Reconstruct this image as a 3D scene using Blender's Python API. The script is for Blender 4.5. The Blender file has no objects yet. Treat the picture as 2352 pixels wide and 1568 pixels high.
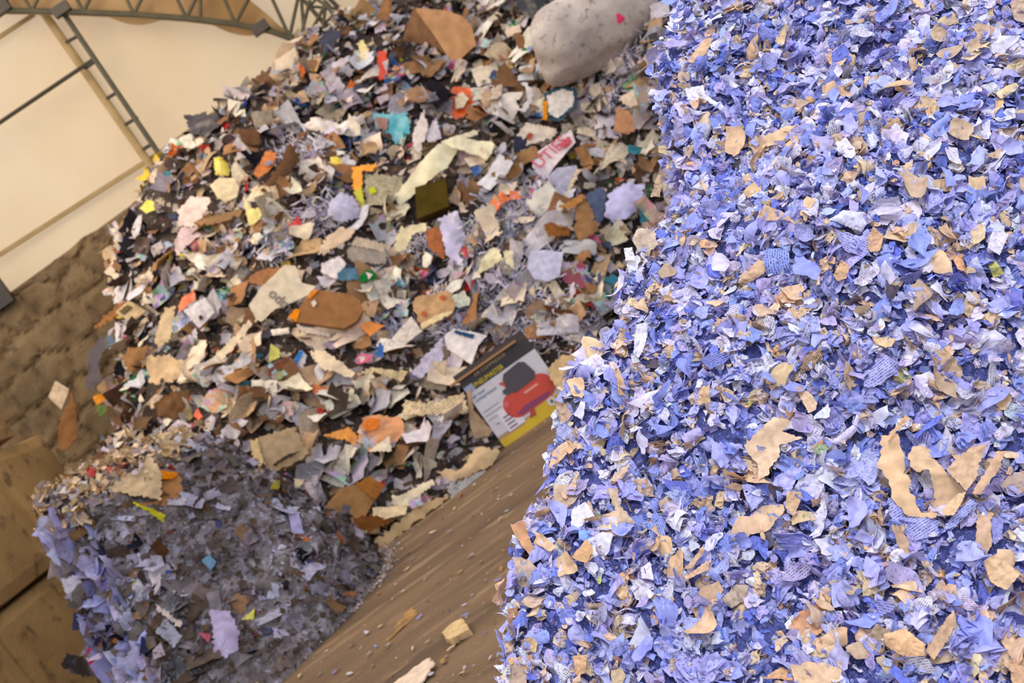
import bpy, math, random
import numpy as np
from mathutils import Vector, Matrix
from mathutils.bvhtree import BVHTree
from mathutils.geometry import delaunay_2d_cdt
from collections import Counter

random.seed(7)
rng = np.random.default_rng(7)
S = bpy.context.scene
COL = S.collection

# ------------------------------------------------------------------ camera
W_, H_, F_ = 2352, 1568, 2287.0
CAM = np.array([0.0, 0.0, 1.6])
PITCH = math.atan(200 / F_)
ROLL = math.radians(34.5)
_f = np.array([0, math.cos(PITCH), -math.sin(PITCH)])
_r0 = np.array([1.0, 0, 0])
_u0 = np.array([0, math.sin(PITCH), math.cos(PITCH)])
c_, s_ = math.cos(ROLL), math.sin(ROLL)
_R = c_ * _r0 - s_ * _u0
_U = s_ * _r0 + c_ * _u0
cd = bpy.data.cameras.new('camera'); cam = bpy.data.objects.new('camera', cd); COL.objects.link(cam)
m = Matrix.Identity(4)
for i in range(3):
    m[i][0] = _R[i]; m[i][1] = _U[i]; m[i][2] = -_f[i]; m[i][3] = CAM[i]
cam.matrix_world = m
cd.sensor_width = 36; cd.lens = 36 * F_ / W_; cd.clip_end = 200
cd.dof.use_dof = True; cd.dof.focus_distance = 2.0; cd.dof.aperture_fstop = 35 / 6.2
S.camera = cam

def ray(x, y):
    d = _f + (x - W_ / 2) / F_ * _R - (y - H_ / 2) / F_ * _U
    return d / np.linalg.norm(d)
def atY(x, y, Y):                      # world point seen at a pixel, on the plane y = Y
    d = ray(x, y); return CAM + d * (Y / d[1])
def project(P):
    P = np.asarray(P, float) - CAM
    z = P @ _f
    z = np.where(np.abs(z) < 1e-6, 1e-6, z)
    return W_ / 2 + F_ * (P @ _R) / z, H_ / 2 - F_ * (P @ _U) / z, z

# ------------------------------------------------------------------ small maths
def noise(P, seed, freq, n=14):
    r = np.random.default_rng(seed)
    P = np.atleast_2d(P)
    k = r.normal(size=(n, P.shape[1])) * freq
    ph = r.uniform(0, 6.28, n)
    return np.sin(P @ k.T + ph).sum(1) / math.sqrt(n / 2)
def fbm(P, seed, freq, octs=3):
    return sum(noise(P, seed + o, freq * 2 ** o) * 0.5 ** o for o in range(octs))
def smin(a, b, k):
    h = np.clip(0.5 + 0.5 * (b - a) / k, 0, 1)
    return b * (1 - h) + a * h - k * h * (1 - h)
def sr(c):
    """sRGB 0-255 to linear"""
    c = np.asarray(c, float) / 255
    return np.where(c <= .04045, c / 12.92, ((c + .055) / 1.055) ** 2.4)

# ------------------------------------------------------------------ meshes
def mesh(name, V, T, mat=None, col=None, puv=None):
    """triangles or quads (T is n x 3 or n x 4, or list)"""
    me = bpy.data.meshes.new(name)
    V = np.asarray(V, np.float32)
    if isinstance(T, np.ndarray):
        n, k = T.shape
        me.vertices.add(len(V)); me.vertices.foreach_set('co', V.ravel())
        me.loops.add(n * k); me.loops.foreach_set('vertex_index', T.astype(np.int32).ravel())
        me.polygons.add(n); me.polygons.foreach_set('loop_start', np.arange(0, n * k, k, dtype=np.int32))
        me.update(calc_edges=True)
    else:
        me.from_pydata([tuple(v) for v in V], [], T); me.update()
    if col is not None:
        a = me.attributes.new('Col', 'FLOAT_COLOR', 'POINT'); a.data.foreach_set('color', np.asarray(col, np.float32).ravel())
    if puv is not None:
        a = me.attributes.new('puv', 'FLOAT_VECTOR', 'POINT'); a.data.foreach_set('vector', np.asarray(puv, np.float32).ravel())
    if mat: me.materials.append(mat)
    return me
def link(name, me, parent=None):
    o = bpy.data.objects.new(name, me); COL.objects.link(o)
    if parent: o.parent = parent
    return o
def tag(o, label=None, cat=None, group=None, kind=None):
    if label: o['label'] = label
    if cat: o['category'] = cat
    if group: o['group'] = group
    if kind: o['kind'] = kind
    return o
def empty(name, loc, mat3=None):
    o = bpy.data.objects.new(name, None); COL.objects.link(o)
    if mat3 is not None: o.matrix_world = Matrix.Translation(Vector(loc)) @ mat3.to_4x4()
    else: o.location = loc
    o.empty_display_size = .1
    return o

def tube(points, r, seg=8, closed=False):
    P = [Vector(p) for p in points]; V = []; F = []
    for i, p in enumerate(P):
        a = P[max(i - 1, 0)]; b = P[min(i + 1, len(P) - 1)]
        t = (b - a).normalized(); u = t.cross(Vector((0, 1, 0.01))).normalized(); v = t.cross(u)
        for k in range(seg):
            an = 6.28318 * k / seg
            V.append(p + (u * math.cos(an) + v * math.sin(an)) * r)
    for i in range(len(P) - 1):
        for k in range(seg):
            F.append((i * seg + k, i * seg + (k + 1) % seg, (i + 1) * seg + (k + 1) % seg, (i + 1) * seg + k))
    F.append(tuple(range(seg))[::-1]); F.append(tuple((len(P) - 1) * seg + k for k in range(seg)))
    return np.array([tuple(v) for v in V]), F
def box(x0, x1, y0, y1, z0, z1):
    V = [(x, y, z) for z in (z0, z1) for y in (y0, y1) for x in (x0, x1)]
    F = [(0, 2, 3, 1), (4, 5, 7, 6), (0, 1, 5, 4), (2, 6, 7, 3), (0, 4, 6, 2), (1, 3, 7, 5)]
    return V, F

# ------------------------------------------------------------------ materials
def nodes(name):
    mt = bpy.data.materials.new(name); mt.use_nodes = True
    nt = mt.node_tree; nt.nodes.clear()
    return mt, nt, nt.nodes, nt.links
def N(ns, t, **kw):
    n = ns.new(t)
    for k, v in kw.items():
        if k in n.inputs.keys(): n.inputs[k].default_value = v
        else: setattr(n, k, v)
    return n
def mth(ns, ls, op, a, b=None, clamp=False):
    n = ns.new('ShaderNodeMath'); n.operation = op; n.use_clamp = clamp
    for i, v in enumerate((a, b)):
        if v is None: continue
        if isinstance(v, (int, float)): n.inputs[i].default_value = v
        else: ls.new(v, n.inputs[i])
    return n.outputs[0]
def mixc(ns, ls, fac, a, b, blend='MIX'):
    n = ns.new('ShaderNodeMix'); n.data_type = 'RGBA'; n.blend_type = blend
    for i, v in ((0, fac), (6, a), (7, b)):
        if isinstance(v, (int, float)): n.inputs[i].default_value = v
        elif isinstance(v, (tuple, list, np.ndarray)): n.inputs[i].default_value = tuple(v)[:3] + (1,)
        else: ls.new(v, n.inputs[i])
    return n.outputs[2]

def paper_mat(name, individual, ink=(18, 18, 38), bump=.25, bscale=9.0, trans=.12, gloss=False, spec=0.0, ridged=False):
    """procedural paper: own colour, printed lines / colour blocks where it carries print, fine crumple relief"""
    mt, nt, ns, ls = nodes(name)
    out = ns.new('ShaderNodeOutputMaterial')
    at = ns.new('ShaderNodeAttribute'); at.attribute_name = 'puv'
    if individual:
        oi = ns.new('ShaderNodeObjectInfo'); colo, prt = oi.outputs['Color'], oi.outputs['Alpha']
        off = ns.new('ShaderNodeVectorMath'); off.operation = 'ADD'
        rn = mth(ns, ls, 'MULTIPLY', oi.outputs['Random'], 37.0)
        cb = ns.new('ShaderNodeCombineXYZ'); ls.new(rn, cb.inputs[2]); ls.new(at.outputs['Vector'], off.inputs[0]); ls.new(cb.outputs[0], off.inputs[1])
        uvw = off.outputs[0]
    else:
        ca = ns.new('ShaderNodeAttribute'); ca.attribute_name = 'Col'; colo, prt = ca.outputs['Color'], ca.outputs['Alpha']
        uvw = at.outputs['Vector']
    sx = ns.new('ShaderNodeSeparateXYZ'); ls.new(uvw, sx.inputs[0])
    # lines of text
    rows = mth(ns, ls, 'MULTIPLY', sx.outputs[1], 9.0)
    fr = mth(ns, ls, 'FRACT', rows); fl = mth(ns, ls, 'FLOOR', rows)
    cb = ns.new('ShaderNodeCombineXYZ')
    ls.new(mth(ns, ls, 'MULTIPLY', sx.outputs[0], 26.0), cb.inputs[0]); ls.new(mth(ns, ls, 'MULTIPLY', fl, 3.7), cb.inputs[1]); ls.new(sx.outputs[2], cb.inputs[2])
    nz = N(ns, 'ShaderNodeTexNoise', Scale=1.3, Detail=1.0); ls.new(cb.outputs[0], nz.inputs['Vector'])
    txt = mth(ns, ls, 'MULTIPLY', mth(ns, ls, 'LESS_THAN', fr, .42), mth(ns, ls, 'GREATER_THAN', nz.outputs[0], .5))
    is_txt = mth(ns, ls, 'MULTIPLY', mth(ns, ls, 'GREATER_THAN', prt, .2), mth(ns, ls, 'LESS_THAN', prt, .5))
    txt = mth(ns, ls, 'MULTIPLY', mth(ns, ls, 'MULTIPLY', txt, is_txt), .8)
    # blocks of colour
    vo = N(ns, 'ShaderNodeTexVoronoi', Scale=1.6); vo.distance = 'CHEBYCHEV'; ls.new(uvw, vo.inputs['Vector'])
    hs = N(ns, 'ShaderNodeHueSaturation', Saturation=.6, Value=.7); ls.new(vo.outputs['Color'], hs.inputs['Color'])
    blk = mth(ns, ls, 'MULTIPLY', mth(ns, ls, 'GREATER_THAN', prt, .6), .75)
    n2 = N(ns, 'ShaderNodeTexNoise', Scale=1.1, Detail=2.0); ls.new(uvw, n2.inputs['Vector'])
    blk = mth(ns, ls, 'MULTIPLY', blk, mth(ns, ls, 'GREATER_THAN', n2.outputs[0], .5))
    c1 = mixc(ns, ls, blk, colo, hs.outputs[0])
    c2 = mixc(ns, ls, txt, c1, sr(ink))
    if ridged:
        sp = N(ns, 'ShaderNodeTexNoise', Scale=9.0, Detail=5.0, Roughness=.75); ls.new(uvw, sp.inputs['Vector'])
        spk = mth(ns, ls, 'MULTIPLY', mth(ns, ls, 'GREATER_THAN', sp.outputs[0], .585), mth(ns, ls, 'MULTIPLY', mth(ns, ls, 'GREATER_THAN', prt, .05), mth(ns, ls, 'LESS_THAN', prt, .2)))
        c2 = mixc(ns, ls, mth(ns, ls, 'MULTIPLY', spk, .75), c2, sr((46, 48, 92)))
    # light soiling and fibre tone
    n3 = N(ns, 'ShaderNodeTexNoise', Scale=2.6, Detail=4.0); ls.new(uvw, n3.inputs['Vector'])
    rp = ns.new('ShaderNodeMapRange'); rp.inputs[1].default_value = .35; rp.inputs[2].default_value = .65; rp.inputs[3].default_value = .78; rp.inputs[4].default_value = 1.05
    ls.new(n3.outputs[0], rp.inputs[0])
    hv = ns.new('ShaderNodeHueSaturation'); ls.new(rp.outputs[0], hv.inputs['Value']); ls.new(c2, hv.inputs['Color'])
    fin = hv.outputs[0]
    nb = N(ns, 'ShaderNodeTexNoise', Scale=bscale * .35, Detail=3.0, Roughness=.6); ls.new(uvw, nb.inputs['Vector'])
    if ridged: nb.noise_type = 'RIDGED_MULTIFRACTAL'; nb.inputs['Scale'].default_value = 2.2; nb.inputs['Detail'].default_value = 4
    bp = N(ns, 'ShaderNodeBump', Strength=bump, Distance=.01); ls.new(nb.outputs[0], bp.inputs['Height'])
    if spec > 0:
        df = ns.new('ShaderNodeBsdfPrincipled'); df.inputs['Roughness'].default_value = spec
        ls.new(fin, df.inputs['Base Color'])
    else:
        df = ns.new('ShaderNodeBsdfDiffuse'); ls.new(fin, df.inputs[0])
    ls.new(bp.outputs[0], df.inputs['Normal'])
    if trans > 0:
        tr = ns.new('ShaderNodeBsdfTranslucent'); ls.new(fin, tr.inputs[0])
        mx = ns.new('ShaderNodeMixShader'); mx.inputs[0].default_value = trans
        ls.new(df.outputs[0], mx.inputs[1]); ls.new(tr.outputs[0], mx.inputs[2]); ls.new(mx.outputs[0], out.inputs[0])
    else: ls.new(df.outputs[0], out.inputs[0])
    return mt

def surf_mat(name, c1, c2, scale=2.0, detail=6, rough=.9, bump=.3, bdist=.02, stretch=(1, 1, 1), c3=None, trans=0, vor=None, fine=None, metal=0):
    """mottled two- or three-tone surface in world space"""
    mt, nt, ns, ls = nodes(name)
    out = ns.new('ShaderNodeOutputMaterial')
    g = ns.new('ShaderNodeNewGeometry')
    mp = ns.new('ShaderNodeMapping'); mp.inputs['Scale'].default_value = stretch; ls.new(g.outputs['Position'], mp.inputs[0])
    nz = N(ns, 'ShaderNodeTexNoise', Scale=scale, Detail=detail, Roughness=.62); ls.new(mp.outputs[0], nz.inputs['Vector'])
    rp = ns.new('ShaderNodeMapRange'); rp.inputs[1].default_value = .35; rp.inputs[2].default_value = .65; ls.new(nz.outputs[0], rp.inputs[0])
    col = mixc(ns, ls, rp.outputs[0], sr(c1), sr(c2)); hgt = nz.outputs[0]
    if c3 is not None:
        n2 = N(ns, 'ShaderNodeTexNoise', Scale=scale * 4.3, Detail=4); ls.new(mp.outputs[0], n2.inputs['Vector'])
        f = ns.new('ShaderNodeMapRange'); f.inputs[1].default_value = .56; f.inputs[2].default_value = .7; ls.new(n2.outputs[0], f.inputs[0])
        col = mixc(ns, ls, f.outputs[0], col, sr(c3))
    if vor:
        v = N(ns, 'ShaderNodeTexVoronoi', Scale=vor); v.feature = 'SMOOTH_F1'; ls.new(mp.outputs[0], v.inputs['Vector'])
        inv = mth(ns, ls, 'SUBTRACT', 1.0, v.outputs['Distance'])
        hgt = mth(ns, ls, 'ADD', mth(ns, ls, 'MULTIPLY', inv, 2.0), mth(ns, ls, 'MULTIPLY', nz.outputs[0], .4))
    if fine:
        n4 = N(ns, 'ShaderNodeTexNoise', Scale=fine, Detail=3); ls.new(g.outputs['Position'], n4.inputs['Vector'])
        hgt = mth(ns, ls, 'ADD', hgt, mth(ns, ls, 'MULTIPLY', n4.outputs[0], .5))
    bp = N(ns, 'ShaderNodeBump', Strength=bump, Distance=bdist); ls.new(hgt, bp.inputs['Height'])
    if trans:
        df = ns.new('ShaderNodeBsdfDiffuse'); ls.new(col, df.inputs[0]); ls.new(bp.outputs[0], df.inputs['Normal'])
        tr = ns.new('ShaderNodeBsdfTranslucent'); ls.new(col, tr.inputs[0])
        mx = ns.new('ShaderNodeMixShader'); mx.inputs[0].default_value = trans
        ls.new(df.outputs[0], mx.inputs[1]); ls.new(tr.outputs[0], mx.inputs[2]); ls.new(mx.outputs[0], out.inputs[0])
    else:
        df = ns.new('ShaderNodeBsdfPrincipled'); ls.new(col, df.inputs['Base Color']); df.inputs['Roughness'].default_value = rough
        df.inputs['Metallic'].default_value = metal
        ls.new(bp.outputs[0], df.inputs['Normal']); ls.new(df.outputs[0], out.inputs[0])
    return mt

M_chip_s = paper_mat('shredded_paper_mass', False, bump=.7, bscale=16, trans=.22, ridged=True)
M_chip_i = paper_mat('shredded_paper_flake', True, bump=.6, bscale=16, trans=.22, ridged=True)
M_pap_s = paper_mat('waste_paper_mass', False, bump=.35, bscale=10, trans=.1)
M_pap_i = paper_mat('waste_paper_sheet', True, bump=.3, bscale=10, trans=.08)
M_card_i = paper_mat('brown_board', True, bump=.2, bscale=12, trans=0)
M_gloss_i = paper_mat('glossy_wrapper', True, bump=.5, bscale=8, trans=0, spec=.3)

M_fabric = surf_mat('tent_fabric', (244, 222, 182), (235, 209, 166), scale=.35, detail=4, bump=.05, trans=.6, c3=None)
M_roof = surf_mat('roof_fabric', (255, 240, 168), (250, 226, 150), scale=.5, detail=4, bump=.05, trans=.7)
M_seam = surf_mat('seam_tape', (190, 165, 120), (175, 150, 105), scale=3, trans=.3)
M_stone = surf_mat('rubble_stone', (132, 108, 72), (104, 84, 54), scale=1.4, detail=8, bump=.6, bdist=.05, c3=(88, 70, 46), fine=30)
M_block = surf_mat('cast_concrete', (168, 134, 82), (142, 110, 62), scale=1.1, detail=8, bump=.35, bdist=.03, c3=(112, 84, 48), fine=25)
M_floor = surf_mat('dirty_floor', (124, 97, 66), (84, 64, 43), scale=1.1, detail=9, bump=.25, bdist=.01, stretch=(.35, 1.6, 1), c3=(146, 118, 86), fine=40, rough=.85)
M_steel = surf_mat('painted_steel', (84, 78, 52), (66, 60, 40), scale=6, rough=.55, bump=.1)
M_pipe = surf_mat('dark_pipe', (62, 52, 34), (46, 38, 26), scale=6, rough=.5, bump=.1)
M_base_m = surf_mat('packed_waste', (70, 54, 40), (34, 28, 26), scale=7, detail=6, bump=1, bdist=.08, c3=(110, 96, 84))  # base coloured dark so the gaps between pieces read as shade
M_base_b = surf_mat('packed_shreds', (92, 100, 168), (50, 54, 104), scale=60, detail=5, bump=1, bdist=.02, c3=(150, 150, 200))  # shade of the gaps between flakes put into this dark blue
M_base_d = surf_mat('dirty_pulp', (164, 154, 156), (98, 86, 78), scale=5, detail=12, bump=1, bdist=.09, c3=(182, 178, 196), fine=26)
M_sack = surf_mat('dusty_sack', (204, 192, 178), (168, 154, 142), scale=3.2, detail=8, bump=.4, bdist=.03, c3=(140, 126, 114))

def flat_mat(name, c, rough=.6):
    mt, nt, ns, ls = nodes(name)
    o = ns.new('ShaderNodeOutputMaterial'); d = ns.new('ShaderNodeBsdfPrincipled'); d.inputs['Roughness'].default_value = rough
    nz = N(ns, 'ShaderNodeTexNoise', Scale=6, Detail=4)
    rp = ns.new('ShaderNodeMapRange'); rp.inputs[3].default_value = .8; rp.inputs[4].default_value = 1.15; ls.new(nz.outputs[0], rp.inputs[0])
    hv = ns.new('ShaderNodeHueSaturation'); hv.inputs['Color'].default_value = tuple(sr(c)) + (1,); ls.new(rp.outputs[0], hv.inputs['Value'])
    ls.new(hv.outputs[0], d.inputs['Base Color']); ls.new(d.outputs[0], o.inputs[0])
    return mt
_fm = {}
def FM(c, rough=.6):
    k = (tuple(c), rough)
    if k not in _fm: _fm[k] = flat_mat('print_colour', c, rough)
    return _fm[k]

# ------------------------------------------------------------------ the setting
V, F = box(-30, 30, -8, 30, -.3, 0); o = link('floor', mesh('floor', V, F, M_floor)); tag(o, kind='structure')

# stone wall at the back (real bulging stones)
xs = np.arange(-9.5, 10.01, .06); ZT = atY(151, 576, 15.9)[2]; zs = np.linspace(0, ZT, 93)
X, Z = np.meshgrid(xs, zs)
Pxy = np.stack([X.ravel(), Z.ravel()], 1)
sd = []
r2 = np.random.default_rng(5)
for i in range(38):
    for j in range(11):
        sd.append((-9.6 + i * .53 + (j % 2) * .26 + r2.uniform(-.14, .14), j * .52 + .2 + r2.uniform(-.13, .13)))
sd = np.array(sd); asp = np.array([1.0, 1.12])
D = np.full((len(Pxy), 2), 9.0)
for s in sd:
    d = np.hypot(*((Pxy - s) * asp).T)
    m1 = d < D[:, 0]
    D[:, 1] = np.where(m1, D[:, 0], np.minimum(D[:, 1], d)); D[:, 0] = np.where(m1, d, D[:, 0])
edge = np.clip((D[:, 1] - D[:, 0]) / .22, 0, 1)
bul = edge ** .5 * .11 + .015 * noise(Pxy, 3, 6)
topj = .05 * noise(Pxy[:, :1], 9, 5)
Zt = Pxy[:, 1] + np.where(Pxy[:, 1] > ZT - .1, topj, 0)
V = np.stack([Pxy[:, 0], 16.0 - bul, Zt], 1)
nx, nz_ = len(xs), len(zs)
idx = np.arange(nx * nz_).reshape(nz_, nx)
Q = np.stack([idx[:-1, :-1], idx[:-1, 1:], idx[1:, 1:], idx[1:, :-1]], -1).reshape(-1, 4)
nb = len(V); V = np.vstack([V, [(-9.5, 16.4, 0), (10, 16.4, 0), (-9.5, 16.4, ZT), (10, 16.4, ZT)]])
top = idx[-1]
F = [tuple(q) for q in Q.tolist()] + [tuple(top.tolist()) + (nb + 3, nb + 2), (nb, nb + 2, nb + 3, nb + 1)]
o = link('wall_back', mesh('wall_back', V, F, M_stone)); tag(o, kind='structure')

# gable wall of tent fabric above the stone wall, slightly billowed
xs = np.linspace(-12, 10, 120); zs = np.linspace(ZT - .15, 12.5, 50)
X, Z = np.meshgrid(xs, zs); P2 = np.stack([X.ravel(), Z.ravel()], 1)
V = np.stack([P2[:, 0], 16.25 + .035 * noise(P2, 21, .9), P2[:, 1]], 1)
idx = np.arange(V.shape[0]).reshape(50, 120)
Q = np.stack([idx[:-1, :-1], idx[:-1, 1:], idx[1:, 1:], idx[1:, :-1]], -1).reshape(-1, 4)
o = link('wall_back_fabric', mesh('wall_back_fabric', V, Q, M_fabric)); tag(o, kind='structure')

# seams of the fabric: stitched tape strips
def seam(pts, wd, name='trim_1'):
    P = [atY(x, y, 16.08) for x, y in pts]
    V = []; Fs = []
    for i, p in enumerate(P):
        V += [p + np.array([0, 0, wd]), p - np.array([0, 0, wd]), p + np.array([0, .03, wd]), p + np.array([0, .03, -wd])]
    for i in range(len(P) - 1):
        a = 4 * i; b = a + 4
        Fs += [(a, a + 1, b + 1, b), (a + 2, b + 2, b + 3, a + 3), (a, b, b + 2, a + 2), (a + 1, a + 3, b + 3, b + 1)]
    o = link(name, mesh(name, V, Fs, M_seam)); tag(o, kind='structure')
seam([(-60, 622), (370, 348), (480, 268), (700, 118)], .035, 'trim_1')
seam([(-60, 122), (78, 32)], .03, 'trim_2')

# arch line of the truss on the plane y = 15.5
bot_px = [(-260, 8), (-120, 16), (0, 24), (73, 25), (191, 28), (307, 33), (428, 42), (540, 55), (620, 70), (680, 92), (722, 115), (770, 150), (830, 205)]
top_px = [(-260, -110), (-60, -100), (132, -96), (250, -92), (367, -86), (484, -76), (600, -58), (690, -30), (748, 8), (805, 75), (860, 150), (900, 230)]
BOT = [atY(x, y, 15.5) for x, y in bot_px]; TOP = [atY(x, y, 15.5) for x, y in top_px]
truss = empty('roof_truss', tuple(BOT[-1])); tag(truss, 'dark olive arched lattice truss under the fabric roof along the gable', 'roof truss')
def part(name, VF, mat, parent):
    V, F = VF
    V = np.asarray(V) - np.array(parent.matrix_world.translation)
    return link(name, mesh(name, V, F, mat), parent)
bpy.context.view_layer.update()
for seg_ in (BOT, TOP): part('chord', tube(seg_, .045), M_steel, truss)
webs = [((0, -98), (73, 25)), ((73, 25), (132, -96)), ((132, -96), (191, 28)), ((191, 28), (250, -92)), ((250, -92), (307, 33)), ((307, 33), (367, -86)), ((367, -86), (428, 42)), ((428, 42), (484, -76)),
        ((484, -76), (540, 55)), ((540, 55), (600, -58)), ((600, -58), (665, 85)), ((665, 85), (690, -30)), ((690, -30), (700, 102)), ((700, 102), (748, 8)), ((748, 8), (735, 128)), ((735, 128), (805, 75)), ((460, -80), (460, 44)), ((15, -98), (15, 22)), ((-60, -100), (15, 22)), ((712, 0), (688, 96))]
for a, b in webs: part('brace', tube([atY(*a, 15.5), atY(*b, 15.5)], .027, 6), M_steel, truss)
for a in ((145, 24), (602, 66), (8, 22)):
    p = atY(*a, 15.45)
    part('joint_plate', box(p[0] - .15, p[0] + .12, p[1] - .05, p[1] + .05, p[2] - .05, p[2] + .1), M_pipe, truss)
# second, farther arch seen through the first at its right end
tr2 = empty('roof_truss', tuple(atY(800, 60, 15.9))); tag(tr2, 'thin crossing lattice truss glimpsed against the bright roof beside the heap crest', 'roof truss')
bpy.context.view_layer.update()
part('chord', tube([atY(560, -90, 15.9), atY(680, -20, 15.9), atY(745, 55, 15.9), atY(800, 130, 15.9)], .035), M_steel, tr2)
part('chord', tube([atY(700, -60, 15.9), atY(780, 20, 15.9), atY(830, 110, 15.9)], .035), M_steel, tr2)
for a, b in (((680, -20), (700, -60)), ((680, -20), (740, -20)), ((712, 15), (740, -20)), ((712, 15), (780, 20)), ((745, 55), (780, 20)), ((745, 55), (805, 65)), ((860, -30), (795, 45))):
    part('brace', tube([atY(*a, 15.9), atY(*b, 15.9)], .022, 6), M_steel, tr2)

# roof skin from the gable toward the viewer, following the arch
V = []; Fs = []
arc = [atY(x, y + 4, 15.62) for x, y in [(-900, -60)] + top_px]
arc = arc[:-3]; ny = 3
for p in arc:
    for j in range(ny):
        V.append((p[0], 15.62 - j * .4, p[2] + .02 * j))
for i in range(len(arc) - 1):
    for j in range(ny - 1):
        a = i * ny + j; Fs.append((a, a + 1, a + ny + 1, a + ny))
o = link('ceiling', mesh('ceiling', V, Fs, M_roof)); tag(o, kind='structure')

# scalloped strip at the truss chord: the fabric's shadow made as a darker sheet
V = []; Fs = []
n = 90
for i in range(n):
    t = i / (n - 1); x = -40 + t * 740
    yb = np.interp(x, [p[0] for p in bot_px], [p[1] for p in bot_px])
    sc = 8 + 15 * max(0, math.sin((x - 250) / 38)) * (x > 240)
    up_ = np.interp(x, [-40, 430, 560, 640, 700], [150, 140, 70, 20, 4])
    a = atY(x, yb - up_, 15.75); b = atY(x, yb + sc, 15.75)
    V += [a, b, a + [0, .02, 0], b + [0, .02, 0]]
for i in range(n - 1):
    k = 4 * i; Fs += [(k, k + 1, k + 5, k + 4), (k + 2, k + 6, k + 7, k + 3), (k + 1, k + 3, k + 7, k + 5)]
o = link('shade_trim', mesh('shade_trim', V, Fs, surf_mat('shade_strip', (206, 178, 136), (184, 150, 106), scale=.8, trans=.35))); tag(o, kind='structure')

# lattice column of the gable
colm = empty('lattice_column', tuple(atY(360, 375, 15.7))); tag(colm, 'olive steel ladder-like lattice column standing against the fabric gable', 'column')
bpy.context.view_layer.update()
part('chord', tube([atY(143, 26, 15.6), atY(382, 378, 15.6), atY(470, 505, 15.6)], .042), M_steel, colm)
part('chord', tube([atY(100, 28, 16.0), atY(346, 380, 16.0), atY(440, 515, 16.0)], .065), surf_mat('beige_steel', (176, 152, 106), (156, 132, 88), scale=4, bump=.1), colm)  # left chord in a paler beige than the right one
for a, b in (((153, 97), (178, 83)), ((196, 157), (221, 139)), ((246, 226), (272, 210)), ((288, 286), (315, 270)), ((329, 343), (353, 328))):
    part('rung', tube([atY(*a, 15.75), atY(*b, 15.6)], .028, 6), M_pipe, colm)
pp = tube([atY(-160, 388, 15.7), atY(0, 281, 15.7), atY(214, 137, 15.7)], .033)
o = link('horizontal_tie_pipe', mesh('horizontal_tie_pipe', *pp, M_pipe)); tag(o, 'dark horizontal steel pipe running from the frame edge to the lattice column', 'pipe')
p0 = atY(4, 655, 15.8)
V, F = box(p0[0] - .35, p0[0] + .03, 15.75, 15.85, ZT - .2, p0[2] + .2)
V = [(v[0] - (v[2]) * .0, v[1], v[2]) for v in V]
o = link('column_post', mesh('column_post', V, F, M_pipe)); tag(o, 'dark short steel post above the rubble stone wall at its left end', 'post')

# cast concrete blocks of the side wall
Vs = []; Fs = []
def rblock(x0, x1, y0, y1, z0, z1, seed):
    """rough block: subdivided rounded box"""
    n = 10; V = []; F = []; ids = {}
    def vid(p):
        k = tuple(round(q, 4) for q in p)
        if k not in ids: ids[k] = len(V); V.append(p)
        return ids[k]
    for ax in range(3):
        for sgn in (0, 1):
            for i in range(n):
                for j in range(n):
                    q = []
                    for (a, b) in ((i, j), (i + 1, j), (i + 1, j + 1), (i, j + 1)):
                        p = [0, 0, 0]; p[ax] = sgn; p[(ax + 1) % 3] = a / n; p[(ax + 2) % 3] = b / n
                        q.append(vid(tuple(p)))
                    F.append(tuple(q if sgn else q[::-1]))
    V = np.array(V); L = np.array([x1 - x0, y1 - y0, z1 - z0])
    d = np.minimum(V, 1 - V) * L
    r = .05
    for a in range(3):
        oth = np.minimum(d[:, (a + 1) % 3], d[:, (a + 2) % 3])
        ins = np.where(oth < r, (r - oth) * .5, 0)
        V[:, a] = np.where(V[:, a] < .001, V[:, a] + ins / L[a], np.where(V[:, a] > .999, V[:, a] - ins / L[a], V[:, a]))
    P = np.array([x0, y0, z0]) + V * L
    P += .015 * np.stack([noise(P, seed + k, 2.2) for k in range(3)], 1)
    return P, F
def addblk(*a):
    P, F = rblock(*a); k = sum(len(v) for v in Vs); Vs.append(P); Fs.extend([tuple(i + k for i in f) for f in F])
for r_, (z0, z1) in enumerate(((0, 1.42), (1.44, 2.92), (2.94, 4.4))):
    ys = {0: [4.0, 7.2, 9.5, 12.4], 1: [4.0, 6.2, 8.7, 11.25, 12.75], 2: [4.0, 7.0, 9.8, 12.15]}[r_]
    for k in range(len(ys) - 1):
        xr = -5.62 + [.0, .06, .1][r_] + rng.uniform(-.02, .02)
        addblk(-6.7, xr, ys[k] + .015, ys[k + 1] - .015, z0, z1, 40 + r_ * 7 + k)
o = link('wall_left', mesh('wall_left', np.vstack(Vs), Fs, M_block)); tag(o, kind='structure')

# ------------------------------------------------------------------ heap surfaces
class Surf:
    def __init__(s, V, T):
        s.V = np.asarray(V, float); s.T = np.asarray(T)
        s.bvh = BVHTree.FromPolygons([Vector(v) for v in s.V.tolist()], s.T.tolist())
        a, b, c = s.V[s.T[:, 0]], s.V[s.T[:, 1]], s.V[s.T[:, 2]]
        n = np.cross(b - a, c - a); s.area = np.linalg.norm(n, axis=1) / 2
        s.n = n / (2 * s.area[:, None] + 1e-12)
    def sample(s, n, rg, w=None):
        p = s.area if w is None else s.area * w
        i = rg.choice(len(s.T), n, p=p / p.sum())
        u, v = rg.random(n), rg.random(n); f = u + v > 1; u[f] = 1 - u[f]; v[f] = 1 - v[f]
        a, b, c = s.V[s.T[i, 0]], s.V[s.T[i, 1]], s.V[s.T[i, 2]]
        return a + (b - a) * u[:, None] + (c - a) * v[:, None], s.n[i]
    def hit(s, x, y):
        d = ray(x, y); h = s.bvh.ray_cast(Vector(CAM), Vector(d))
        if h[0] is None: return None, None
        n = np.array(h[1]); n = n if n @ d < 0 else -n
        return np.array(h[0]), n
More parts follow.
